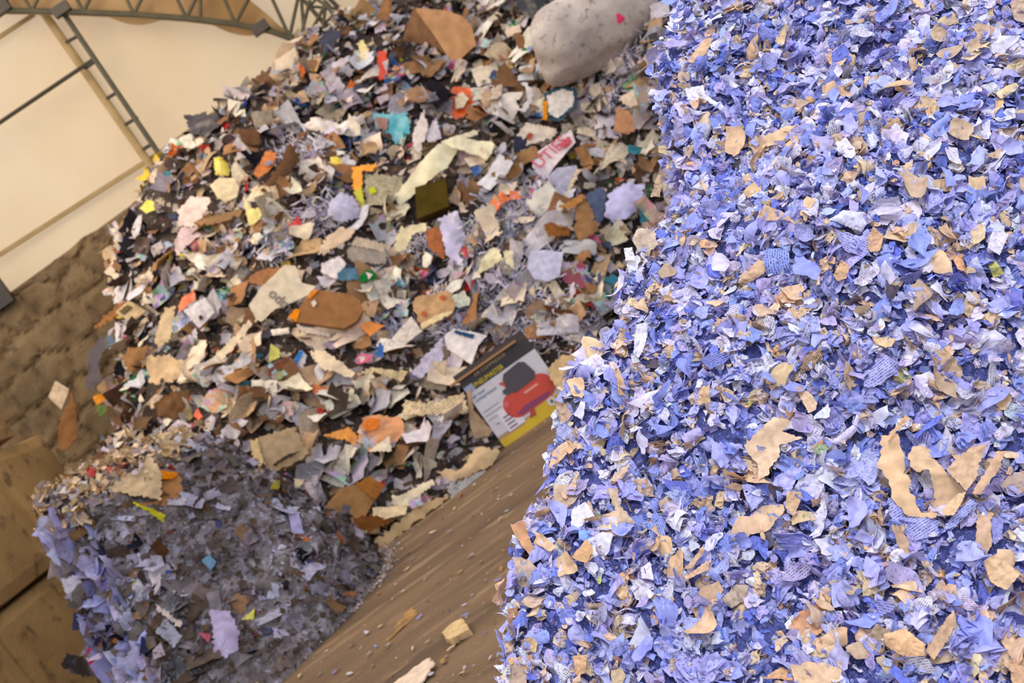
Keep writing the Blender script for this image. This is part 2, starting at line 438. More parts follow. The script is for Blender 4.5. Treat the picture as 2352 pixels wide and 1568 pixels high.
def grid_surf(xs, ys, fn):
    X, Y = np.meshgrid(xs, ys); P = np.stack([X.ravel(), Y.ravel()], 1)
    Z = fn(P[:, 0], P[:, 1]); V = np.stack([P[:, 0], P[:, 1], Z], 1)
    i = np.arange(len(V)).reshape(len(ys), len(xs))
    T = np.vstack([np.stack([i[:-1, :-1], i[:-1, 1:], i[1:, 1:]], -1).reshape(-1, 3), np.stack([i[:-1, :-1], i[1:, 1:], i[1:, :-1]], -1).reshape(-1, 3)])
    keep = (V[T][:, :, 2].max(1) > 0.001)
    return V, T[keep]

def f_mtn(x, y):
    P = np.stack([x, y], 1)
    y0 = 9.15 + 1.1 * np.clip((-3.9 - x) / 1.5, 0, 1) ** 1.2 + .22 * noise(P[:, :1], 31, 1.2) + .35 * np.exp(-((x + .3) / .7) ** 2)
    face = 1.2 * (y - y0)
    R = np.interp(x, [-7.5, -5.6, -5.15, -4.83, -4.0, -3.44, -2.9, -2.4, -1.8, -.4, 1.1, 1.6, 2.4, 4, 7, 9], [.9, 1.75, 2.25, 2.8, 3.4, 3.85, 4.3, 4.72, 5.0, 5.1, 5.15, 5.6, 6.2, 6.4, 5.6, 4])
    z = smin(face, R + .12 * noise(P[:, :1], 33, 2.2), .5)
    z = smin(z, 1.9 * (17.6 - y) + 1.6, .6)
    z = z + np.clip(z, 0, 1) * (.16 * fbm(P, 35, 1.3, 4))
    return np.maximum(z, -.05)
MV, MT = grid_surf(np.arange(-7.2, 8.6, .09), np.arange(8.4, 15.81, .09), f_mtn)
mtn = Surf(MV, MT)
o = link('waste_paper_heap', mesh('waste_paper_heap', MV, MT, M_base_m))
tag(o, 'shade-darkened packed core of the huge mixed waste paper heap by the stone wall', 'paper heap', kind='stuff')

def f_blue(x, y):
    P = np.stack([x, y], 1)
    front = 1.145 * (y - .9) - .035 * x
    left = .96 + 1.54 * (x + .305) - 1.2 * (y - 1.75)
    t_ = (1.17 * x + .75 * y - .903) / 1.931
    off = np.interp(1568 * (1 - t_), [0, 100, 230, 330, 400, 490, 545, 640, 720, 800, 900, 1000, 1200, 1350, 1450, 1568], [0, 5, -5, 25, 50, 55, 0, -25, -15, 15, -26, -40, -37, -45, -15, 0]) * 2.1 / F_
    left = left - 1.54 * 1.6 * off
    left = left + .03 * noise((1.17 * x + .75 * y)[:, None], 53, 3.5)
    z = smin(front, left, .08)
    z = smin(z, 2.9 + 0 * x, .3)
    z = z + np.clip(z * 3, 0, 1) * .034 * fbm(P, 55, 6, 3)
    return np.maximum(z, -.02)
BV, BT = grid_surf(np.arange(-1.2, 3.6, .025), np.arange(.7, 4.6, .025), f_blue)
blue = Surf(BV, BT)
o = link('shredded_paper_heap', mesh('shredded_paper_heap', BV, BT, M_base_b))
tag(o, 'shade-darkened blue packed inside of the shredded blue-white paper heap', 'shredded paper', kind='stuff')

# dirty compacted bale: loft between a base and a top outline
base_o = np.array([(-2.62, 6.75), (-1.9, 7.55), (-2.05, 8.6), (-3.0, 9.2), (-3.9, 8.9), (-4.05, 7.9), (-3.85, 7.0), (-3.3, 6.5)])
top_o = np.array([(-2.75, 7.35), (-2.3, 7.85), (-2.5, 8.5), (-3.05, 8.75), (-3.55, 8.55), (-3.74, 7.9), (-3.6, 7.3), (-3.2, 7.05)])
def ring(o_, n):
    k = len(o_); t = np.linspace(0, k, n, endpoint=False); i = t.astype(int); f = (t - i)[:, None]
    p0, p1, p2, p3 = o_[(i - 1) % k], o_[i % k], o_[(i + 1) % k], o_[(i + 2) % k]
    return .5 * (2 * p1 + (p2 - p0) * f + (2 * p0 - 5 * p1 + 4 * p2 - p3) * f ** 2 + (3 * p1 - p0 - 3 * p2 + p3) * f ** 3)
nr, nh = 240, 80
rb, rt = ring(base_o, nr), ring(top_o, nr); ctr = np.array([-3.05, 7.95])
V = []
for j in range(nh + 30):
    if j < nh:
        t = j / (nh - 1); xy = rb * (1 - t) + rt * t; z = 1.62 * t
    else:
        q = (j - nh + 1) / 30; a = q * math.pi / 2
        xy = ctr + (rt - ctr) * math.cos(a) ** .6 if q < 1 else ctr + (rt - ctr) * .01
        z = 1.62 + .27 * math.sin(a)
    V.append(np.column_stack([xy, np.full(nr, z)]))
V = np.vstack(V)
cut = V.copy(); dirs = V - np.array([-3.05, 7.95, .7]); dirs /= np.linalg.norm(dirs, axis=1)[:, None]
dirs[:, 2] *= .6
V = V + dirs * (.065 * fbm(V, 71, 2.6, 4) + .022 * np.abs(noise(V, 75, 11)) + .012 * noise(V, 76, 26))[:, None]
V[:, 2] = np.where(cut[:, 2] < .02, -.02, V[:, 2])
V[:, 2] += np.clip(cut[:, 2] - 1, 0, 1) * (-.33 * (V[:, 0] + 3.2) - .02)
i = np.arange(len(V)).reshape(-1, nr); nx_ = np.roll(i, -1, 1)
T = np.vstack([np.stack([i[:-1], nx_[:-1], nx_[1:]], -1).reshape(-1, 3), np.stack([i[:-1], nx_[1:], i[1:]], -1).reshape(-1, 3)])
bale = Surf(V, T)
bale_o = link('waste_paper_bale', mesh('waste_paper_bale', V, T, M_base_d))
tag(bale_o, 'dirty grey compacted waste paper bale standing on the floor before the heap', 'paper bale')

# ------------------------------------------------------------------ sheet templates (unit half-size about 1)
def bend(V, k, ang):
    ca, sa = math.cos(ang), math.sin(ang)
    x = V[:, 0] * ca + V[:, 1] * sa; y = -V[:, 0] * sa + V[:, 1] * ca
    if abs(k) > 1e-3:
        th = x * k; x2 = np.sin(th) / k - V[:, 2] * np.sin(th); z2 = (1 - np.cos(th)) / k + V[:, 2] * np.cos(th)
    else: x2, z2 = x, V[:, 2]
    return np.stack([x2 * ca - y * sa, x2 * sa + y * ca, z2], 1)
def T_polar(r, seg=14, rings=(.5, 1.0), asp=.6, jag=.1, curl=1.0, crum=.1, corners=None, thick=0):
    k = corners or r.integers(3, 7)
    ca = np.sort((np.arange(k) + r.uniform(-.3, .3, k)) / k * 2 * math.pi); cr = r.uniform(.75, 1.1, k)
    an = np.arange(seg) / seg * 2 * math.pi
    pts = np.stack([cr * np.cos(ca), cr * np.sin(ca)], 1)
    R = np.zeros(seg)
    for q, a in enumerate(an):
        d = np.array([math.cos(a), math.sin(a)]); best = .4
        for e in range(k):
            p, s2 = pts[e], pts[(e + 1) % k] - pts[e]
            den = d[0] * s2[1] - d[1] * s2[0]
            if abs(den) < 1e-6: continue
            t = (p[0] * s2[1] - p[1] * s2[0]) / den; u = (p[0] * d[1] - p[1] * d[0]) / den
            if t > 0 and -.001 <= u <= 1.001: best = max(t, .3)
        R[q] = best
    R *= 1 + r.normal(0, jag, seg)
    V = [(0, 0)]
    for g in rings:
        rr = R * g
        V += list(zip(rr * np.cos(an), rr * np.sin(an) * asp))
    V = np.array(V); V = np.column_stack([V, np.zeros(len(V))]); puv = V.copy()
    V[:, 2] = crum * noise(V[:, :2], int(r.integers(1e6)), 2.4)
    V = bend(V, r.uniform(-curl, curl), r.uniform(0, 3.14))
    V = bend(V, r.uniform(-curl, curl) * .6, r.uniform(0, 3.14))
    T = [(0, 1 + q, 1 + (q + 1) % seg) for q in range(seg)]
    for g in range(len(rings) - 1):
        a = 1 + g * seg; b = a + seg
        for q in range(seg):
            q2 = (q + 1) % seg; T += [(a + q, b + q, b + q2), (a + q, b + q2, a + q2)]
    return V, np.array(T), puv
def T_rect(r, nx=6, ny=5, asp=.7, jag=.03, curl=.8, crum=.05, torn=.3, fold=False):
    x = np.linspace(-1, 1, nx + 1); y = np.linspace(-asp, asp, ny + 1)
    X, Y = np.meshgrid(x, y); V = np.stack([X.ravel(), Y.ravel(), 0 * X.ravel()], 1)
    e = (np.abs(V[:, 0]) > .99) | (np.abs(V[:, 1]) > asp - .01)
    V[e, :2] *= 1 - np.abs(r.normal(0, jag, (e.sum(), 1))) - (r.random((e.sum(), 1)) < torn * .3) * r.uniform(.05, .3, (e.sum(), 1))
    puv = V.copy()
    V[:, 2] = crum * noise(V[:, :2], int(r.integers(1e6)), 2.2)
    if fold:
        a = r.uniform(0, 3.14); d = V[:, 0] * math.cos(a) + V[:, 1] * math.sin(a) - r.uniform(-.2, .2)
        V[:, 2] += np.abs(d) * r.uniform(.3, 1.0)
    V = bend(V, r.uniform(-curl, curl), r.uniform(-.4, .4)); V = bend(V, r.uniform(-curl, curl) * .5, 1.57)
    i = np.arange(len(V)).reshape(ny + 1, nx + 1)
    T = np.vstack([np.stack([i[:-1, :-1], i[:-1, 1:], i[1:, 1:]], -1).reshape(-1, 3), np.stack([i[:-1, :-1], i[1:, 1:], i[1:, :-1]], -1).reshape(-1, 3)])
    return V, T, puv
def join(parts):
    Vs, Ts, Ps, k = [], [], [], 0
    for V, T, P in parts: Vs.append(V); Ts.append(T + k); Ps.append(P); k += len(V)
    return np.vstack(Vs), np.vstack(Ts), np.vstack(Ps)
def T_wad(r, layers=4):
    """several torn layers crushed together"""
    st = []
    k1, a1, k2, a2 = r.uniform(-1.6, 1.6), r.uniform(0, 3.14), r.uniform(-1.5, 1.5), r.uniform(0, 3.14)
    for l in range(layers):
        V, T, P = T_polar(r, 14, (.55, 1.0), r.uniform(.5, .8), .13, .35, .14)
        V = V * r.uniform(.75, 1.05); V[:, 2] += (l - layers / 2) * .13
        V[:, :2] += r.uniform(-.18, .18, 2)
        V = bend(V, k1, a1); V = bend(V, k2, a2)
        P = P + [3.1 * l, 0, 2.3 * l]
        st.append((V, T, P))
    return join(st)
def T_ribbon(r, n=9, w=.035):
    t = np.linspace(-1, 1, n); V = []
    ph = r.uniform(0, 6, 3); am = r.uniform(.05, .3, 2)
    c = np.stack([t * r.uniform(.6, 1), am[0] * np.sin(t * r.uniform(1.5, 5) + ph[0]), am[1] * np.sin(t * r.uniform(2, 6) + ph[1])], 1)
    for q in range(n):
        V += [c[q] + [0, w, w * math.sin(ph[2] + t[q] * 2)], c[q] - [0, w, w * math.sin(ph[2] + t[q] * 2)]]
    V = np.array(V); T = []
    for q in range(n - 1): T += [(2 * q, 2 * q + 1, 2 * q + 3), (2 * q, 2 * q + 3, 2 * q + 2)]
    return V, np.array(T), V.copy()
def solid(tpl, t):
    """give a sheet real thickness"""
    V, T, P = tpl; n = len(V)
    nr_ = np.zeros_like(V)
    fn = np.cross(V[T[:, 1]] - V[T[:, 0]], V[T[:, 2]] - V[T[:, 0]])
    for k in range(3): np.add.at(nr_, T[:, k], fn)
    nr_ /= np.linalg.norm(nr_, axis=1)[:, None] + 1e-9
    E = Counter(); O = {}
    for a, b, c in T.tolist():
        for e in ((a, b), (b, c), (c, a)): E[tuple(sorted(e))] += 1; O[tuple(sorted(e))] = e
    side = []
    for e, q in E.items():
        if q == 1:
            a, b = O[e]; a += 2 * n; b += 2 * n; side += [(b, a, a + n), (b, a + n, b + n)]
    W = np.vstack([V, V - nr_ * t]); P2 = np.vstack([P, P + [0, 0, 5.0]])
    return np.vstack([W, W]), np.vstack([T, T[:, ::-1] + n, np.array(side)]), np.vstack([P2, P2])

def rot_from(nrm, rg, tilt, align=None, al=0):
    """random rotation matrices whose z is near the given normals"""
    n = len(nrm)
    z = nrm + rg.normal(0, tilt, (n, 3)); z /= np.linalg.norm(z, axis=1)[:, None]
    a = rg.normal(size=(n, 3))
    if align is not None: a = a * (1 - al) + np.asarray(align) * al * 2
    x = a - (a * z).sum(1)[:, None] * z; x /= np.linalg.norm(x, axis=1)[:, None]
    y = np.cross(z, x)
    return np.stack([x, y, z], -1)          # columns
def batch(name, tpls, pos, R, sc, col, mat, rg):
    """one mesh out of many placed templates"""
    which = rg.integers(0, len(tpls), len(pos))
    Vs, Ts, Cs, Ps = [], [], [], []; k = 0
    for t, (V, T, P) in enumerate(tpls):
        ix = np.where(which == t)[0]
        if not len(ix): continue
        W = np.einsum('nij,vj->nvi', R[ix], V) * sc[ix][:, None, None] + pos[ix][:, None, :]
        m_ = len(ix); nv = len(V)
        Vs.append(W.reshape(-1, 3)); Ts.append((T[None] + (k + np.arange(m_) * nv)[:, None, None]).reshape(-1, 3)); k += m_ * nv
        Cs.append(np.repeat(col[ix], nv, 0))
        Ps.append((P[None] + rg.uniform(0, 50, (m_, 1, 3))).reshape(-1, 3))
    me = mesh(name, np.vstack(Vs), np.vstack(Ts), mat, np.vstack(Cs), np.vstack(Ps))
    return link(name, me)
def palette(entries, n, rg, var=.06):
    """entries: (weight, rgb, prints)"""
    w = np.array([e[0] for e in entries], float); i = rg.choice(len(entries), n, p=w / w.sum())
    c = np.array([sr(e[1]) for e in entries])[i]
    c = c * (1 + rg.normal(0, var, (n, 1))) * (1 + rg.normal(0, var * .4, (n, 3)))
    p = np.array([rg.choice(entries[j][2]) for j in i])
    return np.column_stack([np.clip(c, .004, .96), p]), i

# ------------------------------------------------------------------ labels
LM = []          # landmarks (x, y, phrase, zone)
used = Counter()
def where(x, y, zone, k):
    c = sorted([(math.hypot(x - a, y - b), a, b, t) for a, b, t, z in LM if z == zone])
    c = c[min(k, len(c) - 1)]
    dx, dy = x - c[1], y - c[2]; d = c[0]
    an = math.degrees(math.atan2(-dy, dx)) % 360
    w = ['right of', 'up and right of', 'above', 'up and left of', 'left of', 'down and left of', 'below', 'down and right of'][int((an + 22.5) // 45) % 8]
    q = 'close ' if d < 75 else ('' if d < 150 else ('well ' if d < 260 else 'far '))
    return q + w + ' the ' + c[3]
def auto_label(head, x, y, zone, adj=()):
    for a in ('',) + tuple(adj):
        for k in range(3):
            s = (a + ' ' + head + ' ' + where(x, y, zone, k)).strip()
            if len(s.split()) <= 16 and not used[s]: used[s] += 1; return s
    while len(s.split()) > 16: s = s.replace('crumpled layered ', '', 1) if 'crumpled layered ' in s else s.replace(' printed', '', 1)
    used[s] += 1
    return s

HERO_ZONES = []
def in_hero(px, py, zone, grow=0):
    m_ = np.zeros(len(px), bool)
    for z, x0, x1, y0, y1 in HERO_ZONES:
        if z == zone: m_ |= (px > x0 - grow) & (px < x1 + grow) & (py > y0 - grow) & (py < y1 + grow)
    return m_

# ------------------------------------------------------------------ traced pieces, each on its own plane upon a heap
SURF = {'heap': mtn, 'shreds': blue, 'bale': bale}
def frame(zone, cx, cy, lift, face=.35, nrm=None):
    """a plane resting on the heap under this part of the view, leaning a little to the viewer"""
    if zone == 'floor':
        d = ray(cx, cy); p = CAM + d * (-(CAM[2] - lift) / d[2]); n = np.array([0, 0, 1.0])
    else:
        acc = []; ns_ = []
        for dx, dy in ((0, 0), (25, 0), (-25, 0), (0, 25), (0, -25)):
            h, n = SURF[zone].hit(cx + dx, cy + dy)
            if h is not None: acc.append(h if (dx == 0 and dy == 0) or not acc else h); ns_.append(n)
        if not acc:                                    # juts out past the skyline of its heap: same distance as the nearest point of it
            for r_ in range(10, 400, 10):
                for q in range(12):
                    h, n = SURF[zone].hit(cx + r_ * math.cos(q * .5236), cy + r_ * math.sin(q * .5236))
                    if h is not None: break
                if h is not None: break
            d = ray(cx, cy); acc = [CAM + d * (h[1] / d[1])]; ns_ = [n]; print('skyline', zone, cx, cy, r_)
        p = acc[0]; n = np.mean(ns_, 0); n /= np.linalg.norm(n)
        if nrm is not None: n = np.array(nrm, float)
        n = n * (1 - face) - ray(cx, cy) * face; n /= np.linalg.norm(n)
        p = p - ray(cx, cy) * lift
    x = np.cross([0, 0, 1.0], n) if abs(n[2]) < .98 else np.array([1.0, 0, 0])
    x /= np.linalg.norm(x); y = np.cross(n, x)
    return p, np.stack([x, y, n], 1)
def patch(poly, cx, cy, p, R, jag=.02, step=None, dome=0, curl=(0, 0), crum=.02, fq=6, thick=.0, seed=1, fold=None):
    """traced outline -> local sheet with real relief and thickness"""
    rg = np.random.default_rng(seed)
    pts = []
    for x, y in poly:
        d = ray(x, y); t = ((p - CAM) @ R[:, 2]) / (d @ R[:, 2]); q = CAM + d * t - p
        pts.append((q @ R[:, 0], q @ R[:, 1]))
    pts = np.array(pts); size = np.ptp(pts, 0).max(); step = step or size / 20
    out = []
    for a, b in zip(pts, np.roll(pts, -1, 0)):
        L = np.linalg.norm(b - a); k = max(1, int(L / (step * .8)))
        nn = np.array([-(b - a)[1], (b - a)[0]]) / (L + 1e-9)
        for q in range(k):
            out.append(a + (b - a) * q / k + (nn * rg.normal(0, jag * size) if q else 0))
    out = np.array(out); n = len(out)
    lo, hi = out.min(0), out.max(0)
    gx, gy = np.meshgrid(np.arange(lo[0], hi[0], step), np.arange(lo[1], hi[1], step))
    G = np.stack([gx.ravel(), gy.ravel()], 1) + rg.uniform(-.2, .2, (gx.size, 2)) * step
    def inside(Q):
        r_ = np.zeros(len(Q), bool)
        for i in range(n):
            a, b = out[i], out[(i + 1) % n]
            c = ((a[1] > Q[:, 1]) != (b[1] > Q[:, 1])) & (Q[:, 0] < (b[0] - a[0]) * (Q[:, 1] - a[1]) / (b[1] - a[1] + 1e-12) + a[0]); r_ ^= c
        return r_
    def dist(Q):
        dd = np.full(len(Q), 1e9)
        for i in range(n):
            a, b = out[i], out[(i + 1) % n]; ab = b - a
            t = np.clip(((Q - a) @ ab) / (ab @ ab + 1e-12), 0, 1); dd = np.minimum(dd, np.linalg.norm(Q - a - t[:, None] * ab, axis=1))
        return dd
    G = G[inside(G)]; G = G[dist(G) > step * .45]
    A = [Vector(v) for v in np.vstack([out, G]).tolist()]
    vv, _, ff, *_ = delaunay_2d_cdt(A, [(i, (i + 1) % n) for i in range(n)], [], 1, 1e-7)
    V2 = np.array([tuple(v) for v in vv]); T = np.array([f for f in ff if len(f) == 3])
    a, b, c = V2[T[:, 0]], V2[T[:, 1]], V2[T[:, 2]]
    fl = ((b - a)[:, 0] * (c - a)[:, 1] - (b - a)[:, 1] * (c - a)[:, 0]) < 0; T[fl] = T[fl][:, ::-1]
    z = crum * size * (.6 * noise(V2 / size, seed + 5, fq) - .9 * np.abs(noise(V2 / size, seed + 6, fq * .6)) - .25 * np.abs(noise(V2 / size, seed + 7, fq * 1.9)))
    if dome: z = z + dome * size * np.minimum(dist(V2) / (.25 * size), 1) ** .6
    if curl[0]:
        an = math.radians(curl[1]); u = (V2 - V2.mean(0)) @ np.array([math.cos(an), math.sin(an)]); z = z + curl[0] * u * u / size
    if fold:
        an = math.radians(fold[1]); u = (V2 - V2.mean(0)) @ np.array([math.cos(an), math.sin(an)]) - fold[2] * size; z = z - fold[0] * np.abs(u)
    V = np.column_stack([V2, z])
    P = np.column_stack([V2 / size * 2.5, np.zeros(len(V2))])
    tp = (V, T, P)
    if thick: tp = solid(tp, thick)
    return tp, size
MATS = {'paper': M_pap_i, 'card': M_card_i, 'gloss': M_gloss_i, 'chip': M_chip_i}
hero_n = [100]
def hero(zone, name, cat, label, poly, colr, kind='paper', prt=0., lift=.12, lm=None, parts=(), face=.35, z=True, origin=None, nrm=None, **kw):
    poly = [tuple(q) for q in poly]
    cx = sum(q[0] for q in poly) / len(poly); cy = sum(q[1] for q in poly) / len(poly)
    if zone == 'heap' and lift < .5: lift += .1
    p, R = frame(zone, cx, cy, lift, face, nrm)
    hero_n[0] += 3
    kw.setdefault('thick', {'paper': .0015, 'card': .008, 'gloss': .002, 'chip': .0006}[kind])
    tp, size = patch(poly, cx, cy, p, R, seed=hero_n[0], **kw)
    mw = Matrix.Translation(Vector(p)) @ Matrix([list(r) for r in R]).to_4x4()
    if parts:
        root = empty(name, p, Matrix([list(r) for r in R]))
        main = link(parts[0] if isinstance(parts[0], str) else 'sheet', mesh(name, tp[0], tp[1], MATS[kind], None, tp[2]), root)
        main.color = tuple(sr(colr)) + (prt,)
        for nm, pl, cc, kd, dz in parts[1:]:
            tq, _ = patch(pl, cx, cy, p + R[:, 2] * dz, R, seed=hero_n[0] + 1, crum=.01, thick=.002)
            tq[0][:, 2] += dz
            q = link(nm, mesh(nm, tq[0], tq[1], MATS[kd], None, tq[2]), root); q.color = tuple(sr(cc)) + (0.,)
        o = root
    else:
        o = link(name, mesh(name, tp[0], tp[1], MATS[kind], None, tp[2])); o.matrix_world = mw; o.color = tuple(sr(colr)) + (prt,)
    tag(o, label, cat)
    used[label] += 1
    if lm: LM.append((cx, cy, lm, zone if zone != 'floor' else 'heap'))
    if z:
        xs_ = [q[0] for q in poly]; ys_ = [q[1] for q in poly]; gx, gy = .0, .0
        HERO_ZONES.append((zone, min(xs_) + 8, max(xs_) - 8, min(ys_) + 8, max(ys_) - 8))
    return o, p, R, mw, size
def lettering(txt, parent_mw, p, R, x, y, h, ang, colr, parent, dz=.02, name='lettering', ext=.001):
    """text lying on the plane of a traced piece; (x, y) is where the photo shows its start"""
    cu = bpy.data.curves.new(name, 'FONT'); cu.body = txt; cu.size = h; cu.extrude = ext; cu.materials.append(FM(colr))
    o = bpy.data.objects.new(name, cu); COL.objects.link(o)
    d = ray(x, y); t = ((p + R[:, 2] * dz - CAM) @ R[:, 2]) / (d @ R[:, 2]); q = CAM + d * t
    # image angle -> plane direction
    a = math.radians(ang); d2 = ray(x + 10 * math.cos(a), y - 10 * math.sin(a)); t2 = ((p + R[:, 2] * dz - CAM) @ R[:, 2]) / (d2 @ R[:, 2])
    ux = CAM + d2 * t2 - q; ux /= np.linalg.norm(ux); uy = np.cross(R[:, 2], ux)
    mw = Matrix([[ux[i], uy[i], R[i, 2], q[i]] for i in range(3)] + [[0, 0, 0, 1]])
    o.parent = parent
    bpy.context.view_layer.update()
    o.matrix_world = mw
    return o
# ------------------------------------------------------------------ pieces one can point at
K = dict
